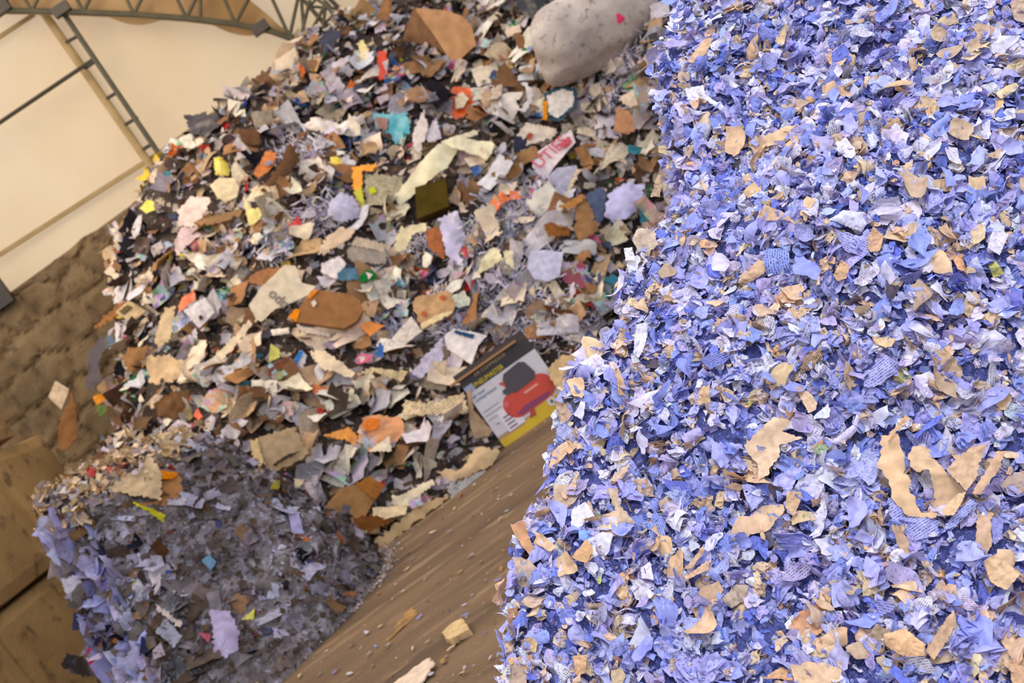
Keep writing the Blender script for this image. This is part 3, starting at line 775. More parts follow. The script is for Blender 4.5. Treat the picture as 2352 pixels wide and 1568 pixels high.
# --- on the big heap
HP = [
 ('torn_plastic', 'plastic', 'dark navy torn plastic jutting up at the crest beside the truss', [(730, 88), (758, 62), (766, 70), (786, 68), (782, 80), (768, 95), (766, 118), (745, 120)], (38, 36, 52), 'gloss', 0, 'navy plastic', K(lift=.2)),
 ('wrapper', 'packaging', 'bright orange-red strip hanging at the upper heap', [(868, 118), (888, 118), (892, 170), (884, 182), (856, 180), (866, 160)], (222, 66, 18), 'gloss', 0, 'orange-red strip', K()),
 ('snack_packet', 'packaging', 'orange and white crumpled snack packet high on the heap', [(1013, 225), (1040, 200), (1070, 196), (1088, 210), (1091, 229), (1075, 254), (1053, 283), (1034, 257)], (226, 96, 20), 'gloss', 0, 'orange snack packet', K(crum=.05, parts=['packet', ('label_patch', [(1044, 222), (1062, 210), (1076, 226), (1064, 246), (1048, 250)], (226, 206, 170), 'paper', .035)])),
 ('magazine', 'magazine', 'teal magazine lying open left of the orange snack packet', [(855, 258), (895, 262), (935, 256), (940, 300), (925, 328), (905, 330), (895, 305), (862, 292)], (64, 158, 170), 'gloss', 0, 'teal magazine', K(parts=['cover', ('photo', [(862, 268), (892, 272), (888, 300), (866, 292)], (160, 120, 110), 'paper', .02)])),
 ('folded_sheet', 'paper', 'long pale yellow folded sheet running down above the olive box', [(900, 439), (957, 379), (1005, 324), (1034, 321), (1050, 334), (1028, 385), (970, 420), (913, 461)], (240, 226, 172), 'card', 0, 'pale yellow folded sheet', K(lift=.3, fold=(.25, 20, .1), jag=.006)),
 ('folded_sheet', 'paper', 'pale yellow winged sheet spread right above the dark olive box', [(1012, 324), (1091, 297), (1098, 305), (1069, 315), (1130, 324), (1136, 334), (1120, 366), (1091, 353), (1043, 340)], (236, 220, 168), 'card', 0, None, K(lift=.36, jag=.008)),
 ('orange_packet', 'packaging', 'bent orange and lime packet left of the pale yellow folded sheet', [(808, 383), (854, 378), (869, 372), (859, 393), (834, 393), (831, 429), (839, 474), (829, 477), (811, 439)], (240, 158, 30), 'gloss', 0, 'orange-lime packet', K(lift=.2, parts=['packet', ('lime_end', [(812, 440), (830, 430), (838, 472), (829, 475)], (196, 196, 40), 'gloss', .01)])),
 ('booklet', 'booklet', 'grey booklet with lime marks right of the orange-lime packet', [(836, 396), (868, 400), (920, 405), (925, 440), (905, 468), (842, 472)], (184, 172, 140), 'paper', .3, None, K(parts=['cover', ('lime_mark', [(846, 432), (858, 428), (866, 440), (852, 446)], (196, 200, 40), 'paper', .02)])),
 ('printed_sheet', 'paper', 'white hexagonal printed sheet with teal border under the grey sack', [(1250, 212), (1296, 196), (1324, 205), (1326, 242), (1284, 280), (1256, 268)], (66, 96, 110), 'paper', 0, 'hexagonal white sheet', K(lift=.2, parts=['backing', ('white_face', [(1256, 219), (1295, 204), (1317, 211), (1318, 238), (1283, 271), (1261, 263)], (234, 224, 212), 'paper', .02), ('orange_strip', [(1246, 229), (1257, 232), (1257, 275), (1247, 275)], (234, 150, 40), 'paper', .02)])),
 ('paper_sheet', 'paper', 'cream sheet with a red dot above the red-lettered sheet', [(1184, 315), (1209, 280), (1279, 296), (1276, 312), (1238, 324), (1212, 334), (1184, 332)], (232, 214, 190), 'paper', 0, 'red-dot sheet', K(lift=.22, parts=['sheet', ('red_dot', [(1208, 312), (1216, 304), (1224, 307), (1220, 319), (1211, 320)], (176, 86, 64), 'paper', .015)])),
 ('paper_bag', 'bag', 'brown kraft paper bag with open mouth at mid heap by the slate panel', [(1314, 452), (1346, 452), (1359, 487), (1375, 519), (1365, 538), (1330, 555), (1318, 522), (1324, 487)], (166, 112, 58), 'card', 0, 'brown paper bag', K(lift=.25, crum=.03, parts=['bag_side', ('bag_flap', [(1283, 474), (1340, 444), (1346, 455), (1311, 480)], (178, 124, 68), 'card', .03), ('bag_bottom', [(1249, 516), (1263, 509), (1311, 523), (1308, 540), (1260, 543)], (140, 88, 44), 'card', .02)])),
 ('slate_board', 'board', 'slate blue panel leaning right behind the brown paper bag', [(1343, 449), (1378, 430), (1394, 439), (1385, 506), (1372, 519), (1359, 484)], (84, 96, 128), 'card', 0, None, K(lift=.1)),
 ('plastic_bag', 'bag', 'lilac crumpled plastic bag between brown paper bag and shredded heap', [(1388, 493), (1397, 442), (1442, 417), (1480, 420), (1471, 471), (1442, 500), (1410, 512)], (190, 184, 218), 'gloss', 0, None, K(crum=.06, dome=.06)),
 ('book', 'book', 'grey-lavender board with cream edge under the red-lettered sheet', [(1257, 407), (1279, 385), (1324, 379), (1321, 404), (1292, 449), (1283, 449)], (186, 178, 196), 'card', 0, None, K(lift=.26, jag=.004, crum=.006, thick=.03, parts=['cover', ('page_edge', [(1324, 386), (1334, 388), (1299, 467), (1283, 474)], (226, 200, 160), 'card', .0)])),
 ('paper_sheet', 'paper', 'pale yellow peaked sheet at mid heap left of the lavender sheet', [(1088, 627), (1123, 567), (1139, 565), (1155, 595), (1123, 611)], (234, 222, 176), 'paper', 0, 'pale yellow peaked sheet', K(lift=.22, fold=(.4, 60, 0))),
 ('paper_sheet', 'paper', 'small pale yellow flap between peaked sheet and lavender sheet', [(1155, 576), (1177, 573), (1180, 618), (1161, 602)], (226, 212, 170), 'paper', 0, None, K(lift=.2)),
 ('paper_sheet', 'paper', 'smooth lavender-grey sheet left of the magenta magazine', [(1209, 611), (1219, 576), (1251, 573), (1294, 579), (1286, 633), (1260, 646), (1228, 640)], (196, 192, 214), 'card', 0, 'lavender-grey sheet', K(lift=.22, jag=.005, crum=.01)),
 ('magazine', 'magazine', 'dark red and magenta printed magazine by the shredded heap edge', [(1286, 611), (1298, 598), (1314, 602), (1324, 595), (1346, 605), (1362, 646), (1359, 662), (1330, 659), (1292, 643)], (150, 56, 66), 'gloss', .7, 'magenta magazine', K()),
 ('paper_sheet', 'paper', 'star-shaped cream paper below the dark olive box', [(903, 576), (919, 522), (941, 516), (983, 509), (980, 528), (945, 538), (932, 573)], (232, 216, 170), 'paper', 0, None, K(lift=.2)),
 ('board_piece', 'board', 'orange-brown oval board below the dark olive box', [(975, 531), (996, 519), (1012, 531), (1021, 582), (1018, 595), (986, 570)], (188, 98, 44), 'card', 0, None, K(lift=.15)),
 ('wrapper', 'packaging', 'crumpled red wrapper left of the pale yellow peaked sheet', [(1055, 579), (1069, 557), (1088, 570), (1085, 589), (1069, 591)], (178, 48, 48), 'gloss', .7, None, K(crum=.08)),
 ('cardboard_piece', 'cardboard', 'orange-tan torn board high by the shredded heap edge', [(1410, 302), (1413, 248), (1442, 254), (1470, 289), (1442, 308)], (194, 128, 78), 'card', 0, 'orange-tan board', K(lift=.15)),
 ('paper_sheet', 'paper', 'cream bent sheet above the orange-tan board', [(1420, 228), (1450, 205), (1488, 208), (1485, 235), (1445, 247)], (226, 204, 178), 'paper', 0, None, K(dome=.05)),
 ('plastic_film', 'plastic', 'lilac streaked plastic film hanging below the dark olive box', [(1005, 500), (1050, 484), (1066, 538), (1053, 583), (1069, 608), (1037, 611), (1020, 560)], (190, 182, 204), 'gloss', 0, None, K(crum=.05)),
 ('crumpled_sheet', 'paper', 'yellow crumple above the round cream disc', [(489, 362), (510, 360), (530, 390), (524, 404), (495, 400)], (208, 190, 70), 'gloss', 0, 'yellow crumple', K(dome=.1)),
 ('packet', 'packaging', 'orange packet beside the dark brown curled board on the upper left heap', [(581, 398), (612, 344), (635, 350), (630, 372), (617, 393), (594, 408)], (196, 110, 34), 'gloss', 0, None, K(parts=['packet', ('blue_mark', [(608, 372), (624, 368), (628, 374), (612, 382)], (140, 140, 160), 'paper', .02)])),
 ('cardboard_piece', 'cardboard', 'dark brown curled board strip on the upper left heap', [(665, 329), (683, 337), (686, 370), (655, 408), (622, 449), (599, 434), (617, 413), (645, 372), (650, 352)], (112, 72, 40), 'card', 0, 'dark brown curled board', K(lift=.22, dome=.06)),
 ('paper_disc', 'paper', 'round cream disc on the upper left heap', [(482, 426), (502, 408), (538, 408), (548, 431), (545, 452), (517, 464), (500, 454)], (222, 196, 142), 'card', 0, 'round cream disc', K(lift=.22, dome=.05, jag=.006)),
 ('paper_sheet', 'paper', 'pinkish white jagged sheet below left of the round cream disc', [(413, 480), (438, 449), (482, 454), (479, 469), (451, 518), (410, 518), (408, 500)], (244, 218, 202), 'paper', 0, 'pinkish white sheet', K(lift=.22)),
 ('paper_sheet', 'paper', 'pinkish sheet hanging below the jagged pinkish white sheet', [(400, 556), (415, 523), (451, 520), (459, 538), (428, 566), (405, 587)], (224, 196, 188), 'paper', 0, None, K(lift=.2)),
 ('wrapper', 'packaging', 'rose pink crumple left under the brown plank', [(433, 571), (438, 550), (461, 548), (459, 569), (446, 578)], (180, 88, 92), 'gloss', 0, None, K(dome=.1)),
 ('board_strip', 'board', 'tan board plank below the round cream disc', [(441, 508), (510, 490), (558, 480), (553, 492), (502, 513), (459, 517)], (160, 116, 66), 'card', 0, 'tan board plank', K(lift=.24, thick=.03)),
 ('paper_sheet', 'paper', 'pale yellow star-shaped scrap right of the tan board plank', [(558, 449), (579, 480), (602, 477), (596, 503), (573, 518), (568, 500)], (232, 218, 140), 'paper', 0, None, K(lift=.2)),
 ('paper_bundle', 'paper', 'long bright white crumpled bundle under the teal magazine', [(688, 283), (719, 265), (783, 278), (834, 265), (839, 278), (798, 301), (752, 308), (721, 295)], (240, 222, 206), 'paper', 0, 'bright white bundle', K(lift=.22, crum=.05, dome=.06)),
 ('plastic_bag', 'bag', 'grey-lilac round plastic bag below the orange-lime packet', [(757, 462), (783, 441), (813, 454), (829, 480), (821, 500), (783, 510), (752, 495)], (182, 176, 196), 'gloss', 0, 'grey-lilac bag', K(dome=.09, lift=.15)),
 ('wrapper', 'packaging', 'small bright red scrap left of the grey-lilac bag', [(658, 520), (676, 505), (683, 495), (693, 510), (688, 521)], (190, 28, 36), 'gloss', 0, None, K()),
 ('paper_sheet', 'paper', 'long cream torn sheet left of the grey newspaper block', [(729, 582), (747, 543), (783, 520), (795, 526), (818, 523), (803, 546), (742, 588)], (230, 200, 164), 'paper', 0, None, K(lift=.22)),
 ('newspaper_block', 'newspaper', 'grey block of folded newspapers with ribbed page edges', [(798, 579), (818, 543), (897, 564), (885, 606), (808, 600)], (170, 152, 130), 'card', 0, 'newspaper block', K(lift=.2, thick=.06, crum=.008, parts=['pages', ('top_page', [(806, 562), (819, 544), (897, 564), (891, 580)], (206, 184, 156), 'paper', .01)])),
 ('cardboard_piece', 'cardboard', 'dark brown board near the left skyline of the heap', [(543, 298), (596, 293), (596, 334), (560, 332)], (104, 66, 38), 'card', 0, None, K(lift=.1)),
 ('slate_board', 'board', 'curved grey-beige panel near the left skyline of the heap', [(576, 258), (622, 250), (627, 273), (604, 296), (584, 286)], (150, 132, 106), 'card', 0, 'curved grey-beige panel', K(dome=.04)),
 ('paper_sheet', 'paper', 'small bright cream card near the left skyline above the yellow crumple', [(420, 332), (461, 314), (469, 326), (433, 346)], (240, 212, 186), 'paper', 0, None, K(lift=.2)),
 ('board_slab', 'board', 'steel blue slab at the left edge of the heap', [(223, 794), (278, 745), (285, 756), (278, 776), (229, 809)], (92, 122, 148), 'card', 0, 'steel blue slab', K(lift=.22, jag=.004)),
 ('carton', 'carton', 'tan carton with dark label above the steel blue slab', [(264, 716), (295, 690), (335, 713), (301, 742)], (200, 168, 116), 'card', 0, 'labelled tan carton', K(lift=.24, jag=.004, crum=.005, thick=.05, parts=['lid', ('dark_label', [(272, 715), (293, 699), (303, 705), (282, 722)], (104, 88, 58), 'paper', .02)])),
 ('cardboard_flap', 'cardboard', 'orange-brown cardboard flap left of the labelled tan carton', [(215, 752), (261, 702), (290, 694), (261, 727), (223, 755)], (160, 98, 46), 'card', 0, None, K(lift=.2)),
 ('plastic_film', 'plastic', 'dark brown film hanging under the steel blue slab', [(198, 811), (226, 771), (244, 782), (226, 834), (235, 877), (212, 897), (195, 888)], (62, 46, 40), 'gloss', 0, None, K(lift=.1)),
 ('paper_block', 'paper', 'pale square card at the far left edge before the stone wall', [(111, 911), (126, 875), (156, 894), (140, 940)], (206, 180, 146), 'card', 0, 'pale square card', K(lift=.2, jag=.004)),
 ('cardboard_piece', 'cardboard', 'tall upright brown board right below the pale square card', [(132, 974), (160, 897), (175, 951), (169, 1009), (143, 1043), (132, 1012)], (140, 88, 42), 'card', 0, 'tall brown board', K(lift=.24)),
 ('wrapper', 'packaging', 'orange square scrap at the left below the dark brown film', [(213, 911), (232, 903), (244, 917), (221, 930)], (232, 150, 30), 'gloss', 0, None, K()),
 ('wrapper', 'packaging', 'green scrap under the orange square scrap at the left', [(218, 933), (235, 928), (246, 942), (229, 958)], (100, 130, 50), 'gloss', 0, None, K()),
 ('paper_sack', 'sack', 'brown crumpled paper sack below the steel blue slab', [(278, 822), (284, 796), (330, 794), (370, 808), (335, 822), (324, 874), (301, 862)], (156, 104, 54), 'card', 0, 'brown paper sack', K(crum=.05, lift=.2)),
 ('crumpled_sheet', 'paper', 'wide crumpled cream sheet right of the brown paper sack', [(330, 834), (338, 819), (376, 814), (444, 834), (433, 862), (358, 877), (332, 874)], (212, 182, 140), 'paper', 0, 'crumpled cream sheet', K(crum=.06, lift=.22)),
 ('white_card', 'card', 'white card with a small dark square left below the lettered beige panel', [(421, 713), (470, 682), (493, 716), (456, 753)], (218, 206, 200), 'card', 0, 'white card', K(lift=.24, jag=.004, parts=['card', ('dark_square', [(455, 727), (462, 722), (467, 730), (460, 736)], (80, 60, 50), 'paper', .015)])),
 ('photo_page', 'paper', 'blue photo page beside the white card', [(393, 736), (416, 716), (439, 733), (444, 750), (416, 756), (398, 767)], (84, 104, 136), 'gloss', .7, None, K()),
 ('wrapper', 'packaging', 'orange printed wrapper above the white card', [(408, 705), (419, 682), (444, 667), (450, 684), (430, 705), (413, 715)], (222, 104, 44), 'gloss', 0, None, K(lift=.18)),
 ('board_strip', 'board', 'tall tan board strip left of the white card', [(353, 785), (376, 707), (401, 702), (393, 776), (364, 799)], (208, 174, 122), 'card', 0, None, K(lift=.2)),
 ('printed_page', 'paper', 'round printed page in orange and cream below the crumpled cream sheet', [(462, 934), (476, 897), (502, 891), (525, 908), (519, 937), (485, 948)], (220, 170, 130), 'paper', .7, 'round printed page', K(lift=.2)),
 ('wooden_plank', 'plank', 'dark plank lying left below the brown crumpled sack', [(252, 1000), (310, 943), (330, 954), (261, 1012)], (64, 46, 38), 'card', 0, None, K(lift=.24, thick=.04, jag=.006)),
 ('paper_sack', 'sack', 'dark brown crumpled sack left of the round printed page', [(350, 926), (376, 905), (433, 894), (430, 937), (401, 963), (358, 953)], (122, 80, 42), 'card', 0, None, K(crum=.06, lift=.2)),
 ('wrapper', 'packaging', 'tiny vivid orange scrap below the round printed page', [(444, 954), (453, 937), (466, 957), (456, 964)], (238, 84, 28), 'gloss', 0, None, K(lift=.2)),
 ('card_strip', 'board', 'long cream strip below left of the lettered beige panel', [(496, 814), (571, 733), (577, 742), (508, 830)], (222, 196, 150), 'card', 0, None, K(lift=.24)),
 ('wrapper', 'packaging', 'yellow-green leaf-shaped scrap under the brown rounded board', [(617, 830), (622, 788), (642, 802), (644, 820)], (198, 188, 76), 'gloss', 0, None, K(lift=.2)),
 ('foam_rod', 'rod', 'short white rod under the brown rounded board at its left', [(622, 757), (663, 752), (665, 765), (626, 770)], (246, 224, 192), 'card', 0, None, K(lift=.26, dome=.08)),
 ('foam_rod', 'rod', 'longer white rod under the brown rounded board', [(680, 745), (755, 760), (757, 773), (690, 760)], (236, 214, 186), 'card', 0, None, K(lift=.2, dome=.06)),
 ('cardboard_piece', 'cardboard', 'brown cardboard with open flap above the lettered beige panel', [(561, 644), (577, 631), (617, 612), (647, 615), (598, 658)], (172, 106, 56), 'card', 0, None, K(lift=.16)),
 ('logo_label', 'label', 'green label with a white leaf mark right above the rounded board', [(825, 634), (843, 618), (861, 624), (865, 641), (828, 649)], (30, 116, 56), 'paper', 0, 'green label', K(lift=.24, jag=.004, parts=['label', ('white_mark', [(840, 624), (856, 630), (847, 641)], (240, 216, 200), 'paper', .02)])),
 ('printed_sheet', 'paper', 'blue and white printed sheet left of the green label', [(774, 630), (788, 615), (820, 615), (823, 641), (777, 643)], (96, 136, 156), 'paper', .3, None, K(lift=.2)),
 ('white_box', 'box', 'flattened white box left of the blue printed sheet', [(739, 604), (779, 587), (795, 604), (773, 642), (737, 624)], (228, 212, 204), 'card', 0, None, K(lift=.18, thick=.03)),
 ('paper_scrap', 'paper', 'bright orange triangle right below the brown rounded board', [(823, 747), (846, 737), (883, 747), (851, 772)], (236, 140, 26), 'gloss', 0, 'orange triangle', K(lift=.2, jag=.006)),
 ('white_receipt', 'paper', 'white printed slip left of the tan board with red spots', [(899, 776), (945, 726), (970, 760), (917, 800)], (238, 222, 204), 'paper', .3, 'white slip', K(lift=.26, jag=.003)),
 ('food_carton', 'carton', 'tan food carton lid with two red spots at mid heap', [(947, 703), (953, 684), (1030, 665), (1045, 691), (1041, 718), (968, 756)], (206, 152, 90), 'card', 0, 'tan spotted carton', K(lift=.24, parts=['lid', ('red_spot', [(1008, 684), (1016, 676), (1025, 682), (1018, 690)], (196, 96, 50), 'paper', .02), ('red_spot', [(966, 720), (974, 712), (982, 720), (974, 727)], (190, 100, 60), 'paper', .02), ('cream_corner', [(965, 745), (1005, 722), (1038, 712), (1036, 720), (970, 755)], (234, 208, 156), 'paper', .02)])),
 ('leaflet', 'leaflet', 'white leaflet with dark teal bar above left of the compressor box', [(1020, 772), (1041, 753), (1118, 768), (1098, 791), (1083, 837), (1026, 798)], (236, 220, 206), 'card', 0, 'white leaflet', K(lift=.28, jag=.004, parts=['sheet', ('teal_bar', [(1043, 757), (1091, 768), (1084, 776), (1044, 765)], (44, 78, 110), 'paper', .02)])),
 ('paper_sheet', 'paper', 'wavy cream sheet below the long white rod', [(706, 803), (749, 806), (782, 830), (815, 856), (805, 866), (736, 842)], (238, 214, 176), 'paper', 0, 'wavy cream sheet', K(lift=.24)),
 ('printed_strip', 'paper', 'wavy cream printed strip right of the wavy cream sheet', [(819, 859), (855, 840), (868, 844), (938, 853), (921, 877), (868, 855)], (224, 200, 150), 'paper', .3, None, K(lift=.24)),
 ('paper_sheet', 'paper', 'long lilac-white sheet left below the white leaflet', [(945, 856), (965, 826), (1018, 773), (1014, 830), (968, 868)], (208, 198, 214), 'paper', .3, None, K(lift=.22)),
 ('wrapper', 'packaging', 'royal blue leaf-shaped scrap above the wavy printed strip', [(860, 816), (872, 783), (882, 796), (880, 821)], (28, 88, 156), 'gloss', 0, 'royal blue scrap', K(lift=.24)),
 ('wrapper', 'packaging', 'pink printed scrap left of the royal blue scrap', [(812, 828), (829, 810), (857, 813), (853, 830), (822, 836)], (214, 96, 120), 'gloss', .7, None, K(lift=.24)),
 ('card_strip', 'card', 'white card with blue end left of the wavy cream sheet', [(673, 832), (691, 803), (705, 815), (685, 875), (673, 873)], (214, 204, 200), 'paper', 0, None, K(lift=.22, parts=['card', ('blue_end', [(674, 830), (690, 803), (698, 808), (680, 838)], (44, 122, 190), 'paper', .02)])),
 ('food_box', 'box', 'reddish brown food box left of the blue-ended card', [(616, 836), (669, 816), (673, 850), (636, 875), (616, 862)], (128, 68, 38), 'card', .7, None, K(lift=.2)),
 ('food_packaging', 'packaging', 'crumpled orange and cream food packaging above the floor edge', [(825, 979), (839, 952), (868, 947), (921, 954), (930, 995), (898, 1025), (848, 1037), (820, 1012)], (224, 160, 112), 'paper', .7, 'orange food packaging', K(lift=.26, crum=.05, parts=['pack', ('orange_patch', [(832, 972), (850, 958), (874, 962), (866, 984), (844, 988)], (226, 124, 48), 'paper', .04), ('white_flap', [(845, 1036), (895, 1000), (899, 1036)], (240, 222, 190), 'paper', .03)])),
 ('wrapper', 'packaging', 'amber wedge left of the orange food packaging', [(742, 999), (802, 980), (822, 1002), (815, 1024), (795, 1011)], (228, 146, 30), 'gloss', 0, None, K(lift=.24)),
 ('printed_sheet', 'paper', 'cream printed sheet lying between food packaging and compressor box', [(925, 952), (928, 916), (981, 929), (1064, 899), (1074, 946), (1008, 951)], (232, 206, 162), 'paper', .3, None, K(lift=.2)),
 ('book', 'book', 'thick tan book with bent cover above the dirty bale', [(570, 1012), (606, 1000), (676, 980), (711, 1042), (633, 1080), (596, 1104)], (186, 152, 104), 'card', 0, 'thick tan book', K(lift=.3, thick=.09, crum=.012, parts=['cover', ('spine_fold', [(572, 1014), (592, 1006), (614, 1092), (597, 1102)], (214, 186, 136), 'card', .01), ('cut_line', [(626, 1066), (660, 1042), (690, 1036), (662, 1052), (632, 1070)], (70, 60, 48), 'paper', .02)])),
 ('paper_stack', 'paper', 'cream stack of leaflets under the thick tan book', [(626, 1110), (656, 1095), (701, 1102), (666, 1147)], (220, 194, 146), 'card', 0, None, K(lift=.2, thick=.04)),
 ('cardboard_box', 'cardboard box', 'crushed brown cardboard box at the foot of the heap', [(746, 1165), (782, 1118), (815, 1112), (862, 1145), (839, 1184), (795, 1194), (782, 1206)], (170, 116, 58), 'card', 0, 'crushed brown box', K(lift=.32, jag=.005, parts=['box_side', ('box_flap', [(815, 1112), (849, 1092), (884, 1115), (862, 1147)], (150, 98, 46), 'card', .04), ('box_bottom', [(782, 1206), (795, 1192), (849, 1182), (915, 1190), (850, 1220)], (116, 72, 36), 'card', .0)])),
 ('paper_sheet', 'paper', 'cream folded sheet right of the crushed brown box', [(855, 1165), (935, 1158), (931, 1180), (858, 1196)], (234, 210, 164), 'paper', 0, None, K(lift=.22, jag=.005)),
 ('paper_sheet', 'paper', 'notched cream board right above the cream folded sheet', [(898, 1138), (918, 1138), (988, 1100), (998, 1108), (935, 1160), (902, 1157)], (232, 208, 160), 'card', 0, 'notched cream board', K(lift=.2)),
 ('wrapper', 'packaging', 'maroon and orange wrapper below the notched cream board', [(936, 1148), (968, 1138), (1000, 1138), (985, 1150), (948, 1170)], (120, 50, 50), 'gloss', .7, None, K(lift=.24)),
 ('cardboard_curl', 'cardboard', 'long tan curled board along the floor edge below the compressor box', [(1001, 1082), (1060, 1074), (1094, 1025), (1147, 1033), (1131, 1068), (1041, 1104)], (214, 172, 114), 'card', 0, 'tan curled board', K(lift=.2, dome=.05)),
 ('printed_strip', 'paper', 'grey printed strip under the tan curled board', [(1024, 1118), (1114, 1078), (1122, 1095), (1038, 1143)], (176, 170, 160), 'card', .3, None, K(lift=.16)),
 ('paper_stack', 'paper', 'thin layered strips sliding down to the floor below the cream sheet', [(858, 1241), (948, 1171), (1024, 1131), (1028, 1145), (965, 1191), (875, 1263)], (196, 158, 100), 'card', 0, None, K(lift=.12, thick=.03)),
 ('wrapper', 'packaging', 'orange and red strip at the floor edge right of the bale', [(836, 1268), (880, 1250), (912, 1236), (914, 1250), (870, 1272), (842, 1280)], (210, 100, 44), 'gloss', 0, None, K(lift=.1)),
 ('paper_sheet', 'paper', 'upright white sheet left above the pale yellow folded sheet', [(948, 308), (973, 248), (983, 296), (964, 350), (951, 345)], (224, 208, 196), 'paper', 0, None, K(lift=.24)),
 ('paper_sheet', 'paper', 'grey-white triangle behind the pale yellow folded sheet', [(976, 305), (1002, 270), (1015, 318), (983, 327)], (206, 196, 198), 'paper', 0, None, K(lift=.2)),
 ('paper_disc', 'board', 'flat tan rounded board left of the orange snack packet', [(932, 208), (964, 196), (996, 213), (976, 231), (938, 234)], (178, 126, 80), 'card', 0, None, K(lift=.2)),
 ('plastic_plate', 'plastic', 'white curved plate rim right of the orange snack packet', [(1182, 250), (1198, 248), (1212, 226), (1206, 198), (1194, 190), (1208, 188), (1222, 208), (1220, 236), (1204, 256)], (222, 212, 206), 'card', 0, None, K(lift=.24)),
 ('yellow_wrapper', 'packaging', 'yellow scrap on the left skyline above the stone wall', [(320, 478), (338, 458), (352, 462), (354, 482), (334, 488)], (214, 190, 40), 'gloss', 0, None, K(lift=.18)),
 ('plastic_film', 'plastic', 'dark glossy film draped on the left skyline above the stone wall', [(300, 478), (345, 380), (372, 374), (374, 398), (350, 450), (300, 500), (262, 520)], (52, 40, 36), 'gloss', 0, 'dark glossy film', K(lift=.12, crum=.05)),
 ('plastic_film', 'plastic', 'dark torn film on the skyline right of the lattice column', [(424, 264), (470, 250), (478, 262), (520, 240), (500, 290), (470, 310), (430, 300)], (54, 44, 42), 'gloss', 0, None, K(lift=.14, crum=.05)),
 ('paper_bag', 'bag', 'beige bag piece standing on the skyline left of the navy plastic', [(620, 140), (648, 98), (676, 98), (682, 130), (660, 160), (630, 162)], (176, 142, 104), 'card', 0, None, K(lift=.12, crum=.04)),
 ('paper_sheet', 'paper', 'yellowish white sheet left of the orange-red strip', [(820, 98), (834, 90), (848, 120), (858, 136), (832, 138)], (232, 214, 150), 'paper', 0, None, K(lift=.2)),
 ('hollow_shade_sheet', 'plastic', 'black sheet added for the shade of the hollow beside the grey sack', [(1184, -10), (1262, -16), (1246, 14), (1226, 44), (1204, 36), (1188, 18)], (18, 16, 18), 'gloss', 0, None, K(lift=.2)),  # dark sheet added where the hollow is only in shade
]
for nm, cat, lab, poly, cc, kd, prt, lm, kw in HP:
    if kd == 'card': g_ = sum(cc) / 3; cc = tuple(c * .72 + g_ * .28 for c in cc)
    hero('heap', nm, cat, lab, poly, cc, kd, prt, lm=lm, **kw)

# arched cardboard sheet: inner face's shade put into a darker colour than the outer's
p, R = frame('heap', 1010, 85, .75, .55)
arch = empty('cardboard_sheet', p, Matrix([list(r) for r in R])); tag(arch, 'large brown arched cardboard sheet peaking near the heap crest', 'cardboard')
LM.append((1010, 85, 'arched cardboard sheet', 'heap')); HERO_ZONES.append(('heap', 925, 1095, 15, 145)); bpy.context.view_layer.update()
tp, _ = patch([(951, 17), (985, 18), (1029, 21), (1060, 34), (1083, 57), (1094, 103), (1080, 114), (1044, 143), (1022, 118), (1003, 88), (975, 50)], 0, 0, p, R, jag=.002, crum=.004, curl=(-.45, 35), thick=.012, seed=61)
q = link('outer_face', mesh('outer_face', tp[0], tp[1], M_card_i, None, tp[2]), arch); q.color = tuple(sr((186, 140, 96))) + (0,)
n2 = R @ np.array([-.75, -.35, .45]); n2 /= np.linalg.norm(n2)
if n2 @ ray(960, 80) > 0: n2 = n2 - 1.4 * (n2 @ ray(960, 80)) * ray(960, 80); n2 /= np.linalg.norm(n2)
x2 = np.cross([0, 0, 1.], n2); x2 /= np.linalg.norm(x2); R2 = np.stack([x2, np.cross(n2, x2), n2], 1)
d = ray(951, 20); p2 = CAM + d * (((p - CAM) @ R[:, 2]) / (d @ R[:, 2]))
tp, _ = patch([(951, 17), (976, 50), (1003, 88), (1027, 134), (990, 124), (955, 112), (922, 100), (934, 58)], 0, 0, p2, R2, jag=.002, crum=.004, thick=.012, seed=62)
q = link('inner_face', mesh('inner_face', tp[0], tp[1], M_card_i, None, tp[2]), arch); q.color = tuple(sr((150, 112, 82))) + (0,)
q.matrix_world = Matrix.Translation(Vector(p2)) @ Matrix([list(r) for r in R2]).to_4x4()
# beige panel with letters
o, p, R, mw, size = hero('heap', 'lettered_board', 'board', 'large beige panel lettered odmo at the left centre of the heap', [(571, 701), (598, 661), (653, 608), (678, 610), (693, 649), (726, 657), (707, 678), (675, 693), (632, 709), (600, 738), (588, 733)], (214, 198, 168), 'card', 0, lift=.3, lm='lettered beige panel', jag=.003, crum=.004)
lettering('odmo', mw, p, R, 614, 676, .16, -42, (96, 88, 78), o, dz=.012)
# brown rounded board
hero('heap', 'rounded_board', 'cardboard', 'large smooth brown rounded cardboard right of the lettered panel', [(666, 738), (702, 686), (721, 664), (770, 670), (808, 676), (826, 688), (834, 712), (820, 736), (791, 754), (754, 750), (693, 741)], (150, 106, 66), 'card', 0, lift=.34, lm='brown rounded board', jag=.002, crum=.003, thick=.05,
     parts=['board', ('orange_edge', [(662, 727), (678, 709), (690, 710), (681, 738)], (236, 140, 26), 'paper', .01), ('orange_edge', [(701, 686), (719, 665), (732, 665), (713, 685)], (232, 140, 44), 'paper', .01), ('white_tag', [(714, 694), (722, 688), (728, 696), (720, 706)], (226, 210, 186), 'paper', .015)])
